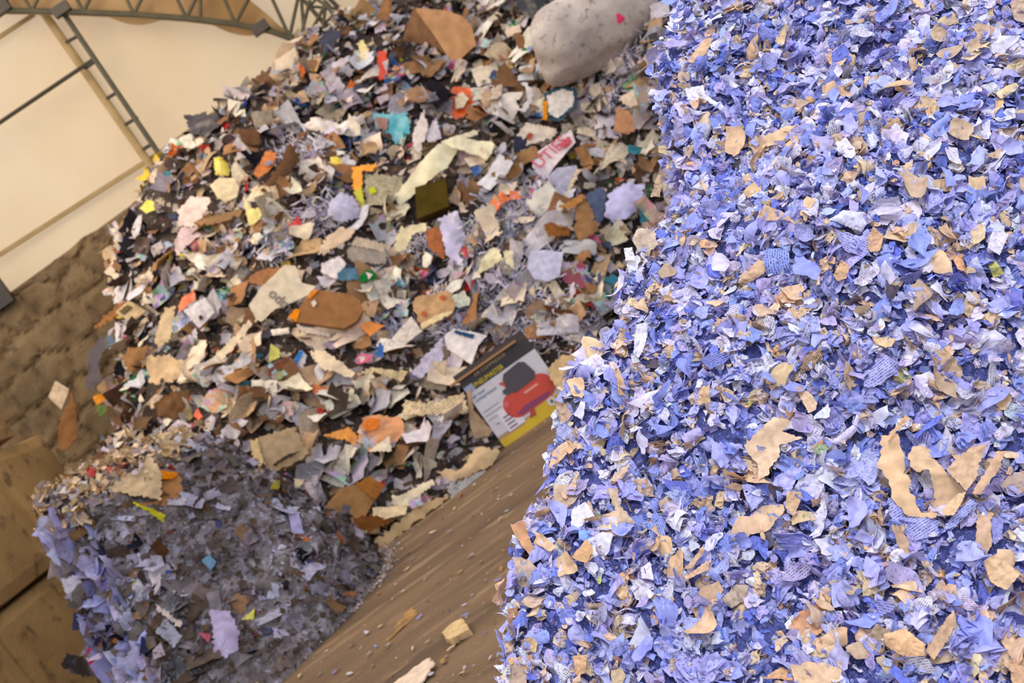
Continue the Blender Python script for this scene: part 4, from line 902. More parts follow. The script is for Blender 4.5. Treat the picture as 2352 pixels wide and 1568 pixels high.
# sheet with red letters
o, p, R, mw, size = hero('heap', 'lettered_sheet', 'paper', 'white sheet with big red letters right of the red-dot sheet', [(1222, 382), (1228, 353), (1312, 297), (1322, 326), (1276, 379), (1251, 416)], (236, 218, 214), 'card', 0, lift=.3, lm='red-lettered sheet', jag=.004, crum=.004,
    parts=['sheet', ('red_patch', [(1282, 334), (1306, 312), (1314, 326), (1300, 340)], (216, 96, 104), 'paper', .012)])
lettering('UTIES', mw, p, R, 1238, 388, .2, 42, (206, 84, 100), o, dz=.02)

# dark olive box: an open face and its depth
def boxy(zone, name, cat, label, quad, depth, colr, side, lift, lm=None, nrm=None, face=.6):
    cx = sum(q[0] for q in quad) / 4; cy = sum(q[1] for q in quad) / 4
    p, R = frame(zone, cx, cy, lift, face, nrm)
    L = []
    for x, y in quad:
        d = ray(x, y); t = ((p - CAM) @ R[:, 2]) / (d @ R[:, 2]); L.append(R.T @ (CAM + d * t - p))
    root = empty(name, p, Matrix([list(r) for r in R]))
    f = [np.array(q) for q in L]; b = [q - [0, 0, depth] for q in f]
    def pl(nm, vs, c, t=.006):
        vs = np.array(vs); n = np.cross(vs[1] - vs[0], vs[2] - vs[0]); n /= np.linalg.norm(n)
        V = np.vstack([vs, vs - n * t]); F = [(0, 1, 2, 3), (7, 6, 5, 4)] + [(k, k + 4, (k + 1) % 4 + 4, (k + 1) % 4) for k in range(4)]
        q = link(nm, mesh(nm, V, F, M_card_i, None, V * 3), root); q.color = tuple(sr(c)) + (0,); return q
    pl('front', f, colr)
    for k in range(4): pl('side', [f[k], b[k], b[(k + 1) % 4], f[(k + 1) % 4]], side)
    tag(root, label, cat); used[label] += 1
    if lm: LM.append((cx, cy, lm, zone))
    xs_, ys_ = [q[0] for q in quad], [q[1] for q in quad]; HERO_ZONES.append((zone, min(xs_), max(xs_), min(ys_), max(ys_)))
    return root, p, R
boxy('heap', 'olive_box', 'box', 'dark olive brown square box at mid heap below the pale yellow sheet', [(957, 503), (1032, 474), (1024, 409), (953, 430)], .35, (84, 68, 26), (110, 92, 50), .34, 'dark olive box')

# --- the dusty sack near the crest
h, hn = mtn.hit(1380, 60)
D_ = h - ray(1380, 60) * .3; Yd = D_[1]; D_ = atY(1372, 52, Yd)
axis = atY(1500, -30, Yd) - atY(1238, 112, Yd); axn = np.linalg.norm(axis); axis /= axn
vv = -ray(1372, 52); up = np.cross(axis, vv); up /= np.linalg.norm(up); vv = np.cross(up, axis) * -1
nU, nV = 64, 40; V = []
for i in range(nV + 1):
    la = math.pi * i / nV - math.pi / 2
    for j in range(nU):
        lo = 2 * math.pi * j / nU
        c1 = math.copysign(abs(math.cos(la)) ** .7, math.cos(la)); sx = math.copysign(abs(math.sin(la)) ** .8, math.sin(la))
        w_ = 1.0 - .12 * sx
        V.append(axis * sx * axn * .56 + up * c1 * math.cos(lo) * .44 * w_ + vv * c1 * math.sin(lo) * .36 * w_)
V = np.array(V); nn = V / (np.linalg.norm(V, axis=1)[:, None] + 1e-9)
V = V + nn * (.045 * fbm(V, 88, 2.2, 4))[:, None] + nn * (.012 * np.abs(noise(V, 89, 9)))[:, None]
idx = np.arange(len(V)).reshape(nV + 1, nU); nx_ = np.roll(idx, -1, 1)
Q = np.stack([idx[:-1], nx_[:-1], nx_[1:], idx[1:]], -1).reshape(-1, 4)
sack = link('woven_sack', mesh('woven_sack', V, Q, M_sack)); sack.location = D_
tag(sack, 'big dusty grey-white stuffed sack with a pink spot near the heap crest', 'sack'); LM.append((1360, 70, 'grey sack', 'heap'))
HERO_ZONES.append(('heap', 1240, 1490, -60, 140))
sb = BVHTree.FromPolygons([Vector(v) for v in (V + D_).tolist()], Q.tolist())
hh = sb.ray_cast(Vector(CAM), Vector(ray(1424, 42)))
if hh[0] is not None:
    c0 = np.array(hh[0]); n0 = np.array(hh[1]); n0 = n0 if n0 @ ray(1424, 42) < 0 else -n0
    a0 = np.cross(n0, [0, 0, 1.]); a0 /= np.linalg.norm(a0); b0 = np.cross(n0, a0)
    Vd = [c0 + n0 * .012] + [c0 + n0 * .008 + (a0 * math.cos(t) * .042 + b0 * math.sin(t) * .055) * (1 + .2 * math.sin(3 * t)) for t in np.linspace(0, 6.28, 17)[:-1]] + [c0 - n0 * .05 + (a0 * math.cos(t) * .03 + b0 * math.sin(t) * .04) for t in np.linspace(0, 6.28, 17)[:-1]]
    Fd = [(0, 1 + k, 1 + (k + 1) % 16) for k in range(16)] + [(1 + k, 17 + k, 17 + (k + 1) % 16, 1 + (k + 1) % 16) for k in range(16)]
    q = link('pink_spot', mesh('pink_spot', np.array(Vd) - D_, Fd, FM((240, 60, 110))), sack); tag(q, 'pink spot')

# --- the air compressor box standing on the floor at the foot of the heap
def plane_y_box():
    bl = np.array([*(atY(1159, 1026, 9.35)[:2]), 0.0]); 
    d = ray(1159, 1028); bl = CAM + d * (-CAM[2] / d[2])
    d = ray(1312, 920); br = CAM + d * (-CAM[2] / d[2])
    return bl, br
bl, br = plane_y_box()
br = bl + (br - bl) * 1.0
ux = (br - bl); Wb = np.linalg.norm(ux); ux /= Wb
nf_ = np.cross(ux, [0, 0, 1.0])            # outward, toward the viewer
if nf_ @ (CAM - bl) < 0: nf_ = -nf_
tilt = math.radians(9); uy = np.array([0, 0, 1.0]) * math.cos(tilt) - nf_ * math.sin(tilt); nf2 = np.cross(ux, uy)
if nf2 @ nf_ < 0: nf2 = -nf2
Hb = Wb * .98; Db = .42
bx = empty('compressor_box', bl, Matrix([[ux[i], uy[i], nf2[i]] for i in range(3)]))
tag(bx, 'printed carton showing a red air compressor standing at the heap foot', 'cardboard box'); LM.append((1195, 910, 'compressor box', 'heap')); HERO_ZONES.append(('heap', 1075, 1320, 790, 1030))
bpy.context.view_layer.update()
def bpart(nm, V, F, c, label=None):
    q = link(nm, mesh(nm, np.array(V, float), F, FM(c)), bx)
    if label: q['label'] = label
    return q
V, F = box(0, Wb, 0, Hb, -Db, 0); bpart('carton_body', V, F, (176, 140, 92))
def fl(nm, pts, z, c, label=None):
    pts = [(a * Wb, b * Hb) for a, b in pts]; n = len(pts)
    V = [(a, b, z) for a, b in pts] + [(a, b, z - .004) for a, b in pts]
    F = [tuple(range(n)), tuple(range(2 * n - 1, n - 1, -1))] + [(k, k + n, (k + 1) % n + n, (k + 1) % n) for k in range(n)]
    return bpart(nm, V, F, c, label)
def disc(cx, cy, rx, ry, n=24, a0=0): return [(cx + rx * math.cos(a0 + 2 * math.pi * k / n), cy + ry * math.sin(a0 + 2 * math.pi * k / n)) for k in range(n)]
fl('top_band', [(0, .80), (1, .80), (1, 1), (0, 1)], .002, (46, 38, 34), 'black top band')
fl('title_panel', [(.12, .815), (.62, .815), (.62, .885), (.12, .885)], .004, (30, 34, 30))
fl('blue_panel', [(0.0, .80), (.12, .80), (.12, .90), (0.0, .90)], .005, (150, 164, 184))
fl('picture_field', [(0, .15), (1, .15), (1, .80), (0, .80)], .003, (206, 200, 200), 'pale printed front')
fl('yellow_band', [(0, 0), (1, 0), (1, .17), (.62, .19), (.36, .10), (0, .10)], .006, (206, 172, 24), 'yellow bottom band')
fl('spec_table', [(.16, .12), (.40, .12), (.40, .40), (.16, .40)], .008, (222, 214, 216))
for k in range(4): fl('spec_row', [(.19, .15 + k * .05), (.30, .15 + k * .05), (.30, .17 + k * .05), (.19, .17 + k * .05)], .010, (120, 96, 100))
for k in range(3): fl('spec_row', [(.03, .50 - k * .06), (.26, .50 - k * .06), (.26, .518 - k * .06), (.03, .518 - k * .06)], .0055, (160, 164, 156))
fl('tank_picture', [(.42 + .16 * math.cos(t) if math.cos(t) < 0 else .80 + .16 * math.cos(t), .36 + .17 * math.sin(t)) for t in np.linspace(0, 6.283, 37)[:-1]], .010, (196, 66, 44), 'red tank picture')
fl('tank_shade', [(.42, .21), (.80, .21), (.86, .26), (.50, .29), (.36, .25)], .012, (130, 50, 90))
fl('tank_stripe', [(.58, .40), (.78, .40), (.78, .43), (.58, .43)], .012, (220, 150, 130))
fl('motor_picture', [(.44, .52), (.50, .48), (.80, .49), (.84, .56), (.80, .74), (.74, .78), (.50, .76), (.45, .70)], .013, (70, 60, 62), 'dark motor picture')
fl('handle_picture', [(.40, .70), (.44, .69), (.46, .60), (.43, .60), (.42, .66), (.39, .67)], .013, (190, 60, 44))
fl('wheel_picture', disc(.32, .43, .035, .04), .013, (210, 90, 100))
fl('foot_picture', [(.46, .12), (.52, .20), (.58, .20), (.55, .11)], .013, (170, 60, 40)); fl('foot_picture', [(.92, .30), (.97, .24), (1.0, .26), (.96, .34)], .013, (170, 60, 40))
fl('valve_picture', [(.36, .56), (.42, .50), (.46, .52), (.44, .60), (.38, .60)], .0125, (54, 70, 66))
fl('round_seal', disc(.80, .135, .055, .06), .013, (214, 206, 190)); fl('seal_mark', disc(.80, .135, .02, .03, 5), .015, (60, 70, 84))
# lid flap standing off the top edge and torn side flaps
V, F = box(-.12 * Wb, .86 * Wb, Hb * 1.0, Hb * 1.03, -.02, .05); bpart('lid_flap', V, F, (160, 116, 66))
V, F = box(-.02, 1.0 * Wb, Hb * 1.0, Hb * 1.10, -.16, -.03); bpart('inner_flap', V, F, (58, 44, 34))
def btext(txt, x, y, s, c, z, sx=1.0):
    cu = bpy.data.curves.new('lettering', 'FONT'); cu.body = txt; cu.size = s; cu.extrude = .0008; cu.materials.append(FM(c))
    q = bpy.data.objects.new('lettering', cu); COL.objects.link(q); q.parent = bx; q.location = (x * Wb, y * Hb, z); q.scale = (sx, 1, 1)
btext('PNEUMASTER', .13, .822, .066, (226, 196, 20), .006, .82)
btext('compressor', .03, .66, .05, (50, 96, 130), .006); btext('air tool', .03, .72, .045, (50, 96, 130), .006)
btext('AIR COMPRESSOR', .2, .94, .045, (190, 160, 110), .004)
hero('heap', 'box_flap', 'cardboard', 'torn grey-tan cardboard flap hanging left of the compressor box', [(1073, 903), (1081, 889), (1088, 942), (1131, 990), (1124, 1000), (1090, 1008), (1080, 977)], (188, 158, 122), 'card', 0, lift=.12, nrm=(0, -1, .1), jag=.006)
hero('heap', 'paper_fan', 'paper', 'pale tan fan-folded paper right above the compressor box', [(1255, 846), (1290, 815), (1333, 814), (1360, 837), (1365, 870), (1340, 900), (1298, 901), (1272, 880)], (200, 168, 122), 'card', 0, lift=.2, dome=.04, lm='tan fan-folded paper')

# --- pieces pressed into the bale are its parts
BP = [
 ('booklet', [(248, 1120), (346, 1047), (368, 1080), (371, 1145), (299, 1138)], (206, 178, 136), 'paper', 'cream open booklet', .06),
 ('booklet_cover', [(368, 1078), (410, 1087), (422, 1120), (379, 1196), (306, 1152), (368, 1145)], (168, 118, 72), 'card', 'brown cover with yellow edge', .07),
 ('cover_edge', [(306, 1150), (379, 1181), (379, 1198), (312, 1160)], (178, 168, 40), 'card', 'yellow edge', .09),
 ('orange_tab', [(368, 1078), (410, 1087), (400, 1098), (372, 1100)], (230, 134, 24), 'paper', 'orange tab', .09),
 ('lilac_scrap', [(205, 1311), (237, 1301), (252, 1337), (234, 1369), (216, 1333)], (150, 150, 222), 'paper', 'lilac scrap', .07),
 ('white_scrap', [(169, 1322), (183, 1322), (201, 1391), (151, 1362), (136, 1333)], (206, 200, 214), 'paper', 'white bent scrap', .08),
 ('cloth_strip', [(277, 1438), (306, 1435), (321, 1507), (314, 1545), (293, 1545)], (150, 148, 214), 'paper', 'periwinkle folded strip', .08),
 ('pink_strip', [(199, 1496), (208, 1489), (219, 1536), (216, 1554), (205, 1525)], (232, 34, 96), 'gloss', 'bright pink strip', .08),
 ('paper_triangle', [(339, 1308), (368, 1311), (368, 1344), (355, 1366)], (204, 190, 190), 'paper', 'pale triangle', .06),
 ('grey_card', [(357, 1449), (379, 1420), (419, 1460), (400, 1487)], (164, 164, 176), 'paper', 'grey card', .07),
 ('square_tag', [(350, 1493), (368, 1474), (379, 1503), (353, 1514)], (170, 156, 160), 'paper', None, .07),
 ('paper_strip', [(357, 1384), (419, 1431), (411, 1440), (358, 1396)], (206, 190, 180), 'paper', None, .06),
 ('black_plastic', [(379, 1536), (400, 1498), (462, 1536), (440, 1562), (400, 1562)], (34, 32, 40), 'gloss', 'black plastic', .05),
 ('brown_hole', [(346, 1254), (366, 1235), (388, 1264), (368, 1295)], (82, 54, 34), 'card', 'dark brown hole', .05),  # dark patch added where the bale has a hole
 ('blue_disc', [(462, 1286), (480, 1273), (497, 1290), (484, 1310)], (122, 164, 190), 'paper', 'light blue disc', .06),
 ('board_strip', [(154, 1225), (205, 1199), (219, 1177), (216, 1214), (165, 1245)], (120, 92, 64), 'card', 'brown board strip', .06),
 ('plastic_bag', [(481, 1401), (528, 1399), (549, 1458), (543, 1503), (493, 1512), (490, 1458)], (178, 160, 190), 'gloss', 'pale pink plastic bag', .07),
 ('yellow_scrap', [(555, 1422), (585, 1396), (582, 1422)], (206, 196, 60), 'gloss', 'yellow triangle', .07),
 ('red_scrap', [(454, 1452), (487, 1455), (478, 1475)], (180, 60, 80), 'gloss', 'red scrap', .06),
 ('light_strip', [(660, 1169), (687, 1175), (699, 1225), (672, 1225)], (182, 176, 214), 'paper', 'pale lilac strip', .06),
 ('black_scrap', [(300, 1560), (168, 1548), (140, 1530), (150, 1500), (178, 1510)], (40, 36, 36), 'gloss', None, .04),
]
for k_, (nm, poly, cc, kd, lab, lf_) in enumerate(BP):
    cx = sum(q[0] for q in poly) / len(poly); cy = sum(q[1] for q in poly) / len(poly)
    p, R = frame('bale', cx, cy, lf_, .35)
    tp, size = patch(poly, cx, cy, p, R, seed=500 + k_, crum=.03, thick=.006)
    q = link(nm, mesh(nm, tp[0], tp[1], MATS[kd], None, tp[2]), bale_o); q.matrix_world = Matrix.Translation(Vector(p)) @ Matrix([list(r) for r in R]).to_4x4(); q.color = tuple(sr(cc)) + (0,)
    if lab: q['label'] = lab
    xs_ = [a[0] for a in poly]; ys_ = [a[1] for a in poly]; HERO_ZONES.append(('bale', min(xs_), max(xs_), min(ys_), max(ys_)))
LM.append((480, 1250, 'dirty bale', 'heap'))
def hero2(*a, **k):
    z = a[0]
    cx = sum(q[0] for q in a[4]) / len(a[4]); cy = sum(q[1] for q in a[4]) / len(a[4])
    if z != 'floor' and SURF[z].hit(cx, cy)[0] is None: print('miss', a[3]); return
    return hero(*a, **k)
hero2('bale', 'red_packet', 'packaging', 'glossy red packet lying on the left top of the dirty bale', [(194, 1078), (234, 1065), (277, 1069), (274, 1054), (306, 1054), (277, 1083), (227, 1122)], (190, 52, 34), 'gloss', 0, lift=.12, crum=.05, lm=None)
hero2('heap', 'printed_carton', 'carton', 'brown carton with red print leaning on the right shoulder of the bale', [(687, 1166), (737, 1181), (788, 1234), (799, 1257), (745, 1243), (701, 1225)], (170, 98, 54), 'card', 0, lift=1.2, lm='red-printed carton', jag=.004,
      parts=['board', ('red_print', [(696, 1176), (728, 1186), (740, 1216), (706, 1206)], (176, 50, 38), 'paper', .015), ('red_print', [(748, 1200), (766, 1214), (776, 1236), (754, 1228)], (160, 60, 46), 'paper', .015)])
hero2('heap', 'black_plastic_lump', 'plastic', 'black plastic lump right above the red-printed carton', [(731, 1175), (758, 1170), (781, 1210), (768, 1214), (748, 1200)], (44, 38, 36), 'gloss', 0, lift=.9, dome=.08)

# --- on the floor
hero('floor', 'cardboard_piece', 'cardboard', 'flat tan board lying on the floor right of the bale', [(876, 1466), (947, 1391), (957, 1407), (892, 1468)], (172, 132, 82), 'card', 0, lift=.012, face=0, lm='flat tan floor board')
hero('floor', 'box_piece', 'cardboard', 'cream crushed carton piece on the floor near the shredded heap', [(1012, 1450), (1061, 1419), (1075, 1439), (1033, 1468)], (216, 184, 130), 'card', 0, lift=.05, face=0, thick=.04, crum=.03, lm='cream floor carton')
hero('floor', 'paper_sheet', 'paper', 'white sheet lying on the floor at the bottom edge', [(872, 1590), (978, 1506), (998, 1525), (945, 1590)], (232, 206, 178), 'card', 0, lift=.03, face=0, lm='white floor sheet')
hero('floor', 'paper_sheet', 'paper', 'cream peaked scrap on the floor before the bale bottom', [(522, 1575), (570, 1540), (596, 1575)], (226, 196, 150), 'card', 0, lift=.12, face=.5)

# --- large pieces on the shredded heap
SH = [
 ('kraft_sheet', 'big torn tan sheet left of the crumpled tan ring', [(1708, 1020), (1779, 957), (1814, 966), (1809, 979), (1796, 989), (1845, 1005), (1789, 1022), (1791, 1048), (1766, 1076), (1768, 1086), (1743, 1101), (1740, 1063), (1720, 1043)], (242, 206, 160), 'big torn tan sheet', 0, K(lift=.035)),
 ('kraft_sheet', 'long folded tan strip below the big torn tan sheet', [(1673, 1232), (1697, 1182), (1722, 1183), (1748, 1153), (1799, 1155), (1802, 1168), (1763, 1216), (1722, 1224), (1690, 1262), (1668, 1264)], (242, 202, 152), 'folded tan strip', 0, K(lift=.04, fold=(.3, 50, .05))),
 ('kraft_sheet', 'notched tan curl right of the folded tan strip', [(1807, 1127), (1840, 1130), (1842, 1142), (1824, 1186), (1804, 1165)], (226, 186, 136), 'notched tan curl', 0, K(curl=(.5, 30))),
 ('kraft_sheet', 'tan upright scrap above the big torn tan sheet', [(1829, 893), (1836, 885), (1865, 905), (1877, 925), (1874, 940), (1857, 948), (1845, 925)], (240, 204, 160), 'tan upright scrap', 0, K()),
 ('printed_page', 'pleated lilac page right below the big torn tan sheet', [(1773, 1122), (1778, 1095), (1845, 1063), (1838, 1085), (1809, 1137), (1796, 1135)], (204, 200, 250), 'pleated lilac page', 0, K(crum=.05, fq=14)),
 ('paper_twist', 'white twisted paper strip between big tan sheet and tan ring', [(1906, 1015), (1957, 977), (1967, 951), (1974, 955), (1970, 988), (1932, 1022)], (232, 222, 248), 'white twisted strip', 0, K(dome=.12)),
 ('printed_label', 'small green printed scrap left of the crumpled tan ring', [(1870, 1028), (1878, 1017), (1911, 1023), (1893, 1042), (1870, 1042)], (184, 204, 160), 'green printed scrap', .3, K()),
 ('kraft_sheet', 'long tan scrap hanging below right of the tan ring', [(2248, 1150), (2264, 1145), (2284, 1178), (2274, 1193), (2279, 1252), (2251, 1283), (2241, 1232)], (224, 184, 140), 'long tan scrap', 0, K()),
 ('kraft_sheet', 'narrow tan scrap hanging below left of the tan ring', [(2047, 1206), (2062, 1206), (2083, 1234), (2100, 1298), (2085, 1297), (2062, 1252)], (206, 168, 126), None, 0, K()),
 ('printed_page', 'lilac printed scrap beside the long tan scrap', [(2274, 1181), (2305, 1193), (2302, 1234), (2284, 1249), (2277, 1219)], (178, 178, 240), None, .3, K()),
 ('kraft_sheet', 'pleated beige scrap at the right frame edge beside the tan ring', [(2297, 1114), (2320, 1089), (2352, 1079), (2372, 1100), (2372, 1132), (2312, 1132)], (206, 176, 146), 'pleated beige scrap', 0, K(crum=.04)),
 ('kraft_sheet', 'curled tan strip near the right frame edge below the tan ring', [(2259, 1290), (2289, 1270), (2343, 1319), (2313, 1354), (2290, 1345), (2274, 1334)], (240, 200, 148), 'curled tan strip', 0, K(curl=(.8, -45), lift=.04)),
 ('kraft_sheet', 'broad tan curl at the lower right below the tan ring', [(2029, 1457), (2078, 1442), (2127, 1481), (2122, 1506), (2073, 1506), (2034, 1481)], (242, 194, 136), 'broad tan curl', 0, K(dome=.1, lift=.04)),
 ('kraft_sheet', 'crumpled tan scrap at the bottom edge under the heap middle', [(1814, 1530), (1853, 1515), (1931, 1525), (1940, 1580), (1833, 1590)], (240, 200, 150), 'bottom tan crumple', 0, K(crum=.05)),
 ('kraft_sheet', 'small tan flap left of the bottom tan crumple', [(1750, 1557), (1794, 1530), (1814, 1535), (1804, 1557)], (232, 180, 124), None, 0, K()),
 ('kraft_sheet', 'tan scrap in the bottom right corner', [(2323, 1525), (2372, 1510), (2372, 1590), (2333, 1590)], (230, 184, 134), None, 0, K()),
 ('kraft_star', 'upright tan blade of the tan star cluster', [(1530, 1308), (1540, 1278), (1563, 1245), (1569, 1255), (1569, 1294), (1563, 1347), (1546, 1347), (1533, 1327)], (234, 190, 138), 'tan star cluster', 0, K(fold=(.5, 10, 0))),
 ('kraft_scrap', 'upper right tan blade beside the tan star cluster', [(1569, 1308), (1616, 1251), (1619, 1263), (1589, 1303)], (222, 180, 134), None, 0, K(lift=.045)),
 ('kraft_scrap', 'lower right tan blade beside the tan star cluster', [(1569, 1321), (1629, 1284), (1626, 1306), (1576, 1329)], (236, 192, 146), None, 0, K(lift=.04)),
 ('white_card', 'flat white card with faint print near the left slope', [(1313, 1169), (1345, 1151), (1366, 1185), (1322, 1218), (1312, 1220)], (246, 238, 252), 'flat white card', 0, K(lift=.045, jag=.008, crum=.01)),
 ('blue_scrap', 'smooth sky blue scrap just under the flat white card', [(1328, 1215), (1361, 1218), (1361, 1248), (1330, 1238)], (160, 192, 250), None, 0, K(dome=.1)),
 ('white_card', 'white card with one dark stroke left of the tan star cluster', [(1472, 1304), (1493, 1288), (1502, 1331), (1474, 1327)], (248, 240, 252), 'white stroke card', 0, K(lift=.045, jag=.006, crum=.01)),
 ('kraft_sheet', 'long curved beige strip right of the flat white card', [(1394, 1119), (1418, 1119), (1424, 1159), (1444, 1182), (1460, 1202), (1434, 1199), (1414, 1176)], (222, 190, 148), 'curved beige strip', 0, K(dome=.1)),
 ('kraft_sheet', 'beige scrap above the curved beige strip', [(1398, 1103), (1424, 1076), (1444, 1067), (1441, 1083), (1421, 1106)], (230, 196, 158), None, 0, K()),
 ('kraft_sheet', 'tan leaf scrap left above the flat white card', [(1264, 1164), (1272, 1136), (1292, 1123), (1292, 1136), (1272, 1161)], (240, 194, 140), None, 0, K()),
 ('kraft_sheet', 'squarish tan scrap on the left slope edge above the flat white card', [(1258, 1072), (1268, 1035), (1300, 1008), (1308, 1030), (1290, 1055), (1266, 1072)], (238, 196, 148), 'squarish tan scrap', 0, K()),
 ('kraft_sheet', 'tan folded corner piece at the bottom left foot of the slope', [(1163, 1509), (1219, 1502), (1229, 1526), (1216, 1539), (1170, 1524)], (230, 178, 126), 'tan folded corner', 0, K(fold=(.3, 90, 0))),
 ('kraft_sheet', 'greyish beige panel under the tan folded corner', [(1165, 1524), (1209, 1534), (1209, 1590), (1170, 1586)], (204, 172, 138), None, 0, K()),
 ('kraft_sheet', 'crumpled orange tan scrap right of the tan folded corner', [(1315, 1506), (1348, 1502), (1345, 1545), (1322, 1549)], (232, 184, 130), None, 0, K(crum=.06)),
 ('kraft_sheet', 'brown scrap on the slope edge above the tan folded corner', [(1163, 1397), (1186, 1393), (1190, 1430), (1173, 1465)], (180, 134, 100), None, 0, K()),
 ('kraft_sheet', 'bright tan curved strip high on the heap', [(1752, 332), (1754, 311), (1800, 286), (1850, 280), (1886, 293), (1864, 298), (1807, 320)], (246, 206, 150), 'bright tan curved strip', 0, K(dome=.08, lift=.04)),
 ('kraft_sheet', 'tan leaf with white edge below the bright tan curved strip', [(1695, 414), (1721, 395), (1757, 400), (1754, 414), (1725, 431)], (240, 202, 150), 'white-edged tan leaf', 0, K()),
 ('kraft_sheet', 'tan leaf scrap at mid heap', [(1795, 738), (1814, 707), (1850, 689), (1866, 704), (1857, 714), (1814, 745)], (238, 198, 150), 'mid-heap tan leaf', 0, K()),
 ('kraft_roll', 'rolled tan scrap left above the mid-heap tan leaf', [(1693, 648), (1707, 625), (1743, 593), (1764, 607), (1754, 629), (1714, 652)], (228, 188, 140), 'rolled tan scrap', 0, K(dome=.16)),
 ('kraft_sheet', 'folded beige flap above the rolled tan scrap', [(1738, 496), (1757, 471), (1800, 486), (1832, 518), (1807, 506), (1764, 506)], (220, 182, 138), 'folded beige flap', 0, K(lift=.04)),
 ('kraft_sheet', 'creased tan scrap right above the mid-heap tan leaf', [(1914, 631), (1932, 596), (1952, 611), (1943, 639), (1922, 645)], (234, 188, 134), 'creased tan scrap', 0, K(crum=.05)),
 ('kraft_sheet', 'upright tan leaf near the upper right blue roll', [(2121, 232), (2146, 254), (2142, 270), (2132, 281), (2126, 255)], (238, 196, 146), None, 0, K()),
 ('paper_roll', 'rolled blue paper in the upper right of the heap', [(2107, 318), (2157, 275), (2179, 257), (2184, 273), (2143, 327), (2114, 338)], (172, 186, 248), 'upper right blue roll', 0, K(dome=.2, crum=.03, fq=12)),
 ('kraft_sheet', 'broad beige flap left of the upper right blue roll', [(1943, 273), (1975, 236), (2011, 254), (1986, 289), (1954, 316)], (206, 178, 140), 'broad beige flap', 0, K()),
 ('white_card', 'clean white card near the right frame edge above mid height', [(2268, 568), (2279, 532), (2318, 536), (2296, 586)], (240, 232, 252), 'clean white card', 0, K(lift=.045, jag=.006, crum=.01)),
 ('leaf_scrap', 'yellow-green folded scrap below the clean white card', [(2264, 589), (2286, 596), (2307, 625), (2282, 636), (2271, 611)], (214, 210, 120), 'yellow-green scrap', 0, K(fold=(.4, 60, 0))),
 ('paper_sheet', 'tall lavender blade below the bright tan curved strip', [(1862, 431), (1886, 379), (1907, 343), (1909, 375), (1886, 416)], (192, 196, 250), 'tall lavender blade', 0, K()),
 ('paper_roll', 'bright white crumpled roll right of the folded beige flap', [(1904, 504), (1936, 482), (1979, 486), (1991, 514), (1979, 531), (1921, 509)], (236, 234, 252), 'bright white roll', 0, K(dome=.16, crum=.04)),
 ('white_card', 'bright white scrap near the upper left slope', [(1574, 201), (1614, 194), (1623, 223), (1579, 234)], (246, 242, 254), 'bright white upper scrap', 0, K()),
 ('paper_roll', 'thin white rolled strip under the bright white upper scrap', [(1610, 222), (1625, 220), (1684, 252), (1687, 261), (1666, 258)], (240, 240, 254), None, 0, K(dome=.1, lift=.04)),
 ('kraft_sheet', 'crumpled tan strip above the bright white upper scrap', [(1579, 143), (1614, 89), (1637, 85), (1623, 121), (1596, 145)], (236, 192, 142), 'crumpled tan strip', 0, K(crum=.05)),
 ('kraft_sheet', 'upright tan scrap on the slope edge below the crumpled tan strip', [(1496, 451), (1507, 402), (1521, 402), (1514, 453)], (228, 190, 148), None, 0, K()),
 ('white_strip', 'bright white upright strip on the left slope at mid height', [(1455, 810), (1462, 745), (1482, 740), (1488, 745), (1482, 790), (1466, 820)], (250, 246, 254), 'bright white slope strip', 0, K(lift=.045, curl=(.3, 0))),
 ('white_card', 'small white card on the slope above the bright white slope strip', [(1432, 570), (1452, 567), (1456, 597), (1436, 599)], (246, 240, 252), None, 0, K()),
 ('kraft_sheet', 'beige scrap in the top right corner', [(2320, 5), (2352, -15), (2375, 20), (2352, 52), (2330, 45)], (216, 184, 148), 'top right beige scrap', 0, K()),
 ('kraft_sheet', 'pale shell-shaped tan crumple at the top of the lower slope', [(1450, 545), (1462, 520), (1500, 530), (1512, 560), (1490, 590), (1462, 575)], (222, 196, 160), 'shell-shaped tan crumple', 0, K(crum=.08, fq=10)),
 ('kraft_sheet', 'beige scrap right of the rolled tan scrap below the white roll', [(1984, 560), (2006, 520), (2030, 540), (2022, 575), (2000, 580)], (230, 184, 136), None, 0, K()),
 ('kraft_sheet', 'wavy tan flap right of the broad tan curl', [(2128, 1490), (2160, 1440), (2190, 1400), (2198, 1430), (2170, 1480), (2145, 1515)], (224, 182, 136), None, 0, K()),
 ('kraft_sheet', 'ragged beige scrap left below the folded tan strip', [(1580, 1385), (1612, 1350), (1650, 1330), (1662, 1352), (1640, 1400), (1600, 1415)], (214, 176, 134), 'ragged beige scrap', 0, K(crum=.05)),
 ('kraft_sheet', 'oval beige scrap right of the ragged beige scrap', [(1655, 1375), (1690, 1340), (1722, 1345), (1712, 1375), (1680, 1395)], (206, 180, 146), None, 0, K(dome=.1)),
]
SHO = {}
for nm, lab, poly, cc, lm, prt, kw in SH:
    kw.setdefault('lift', .032); kw.setdefault('crum', .05); kw.setdefault('jag', .009)
    cat = 'cardboard scrap' if 'kraft' in nm else 'paper scrap'
    if 'kraft' in nm: cc = tuple(min(252, c + d_) for c, d_ in zip(cc, (2, 6, 16)))
    cx = sum(q[0] for q in poly) / len(poly); cy = sum(q[1] for q in poly) / len(poly)
    SHO[lm] = hero('shreds', nm, cat, lab, poly, cc, 'chip', prt, lm=lm, **kw)
# stroke and faint print on two white cards
for x_, y_, t_, s_, a_, k_ in ((1481, 1316, 'l', .014, 8, 'white stroke card'), (1342, 1204, 'ease r', .0065, 65, 'flat white card')):
    o_, p, R, _m, _s = SHO[k_]
    lettering(t_, None, p, R, x_, y_, s_, a_, (40, 40, 60), o_, dz=.003, ext=.0002, name='printed_mark')
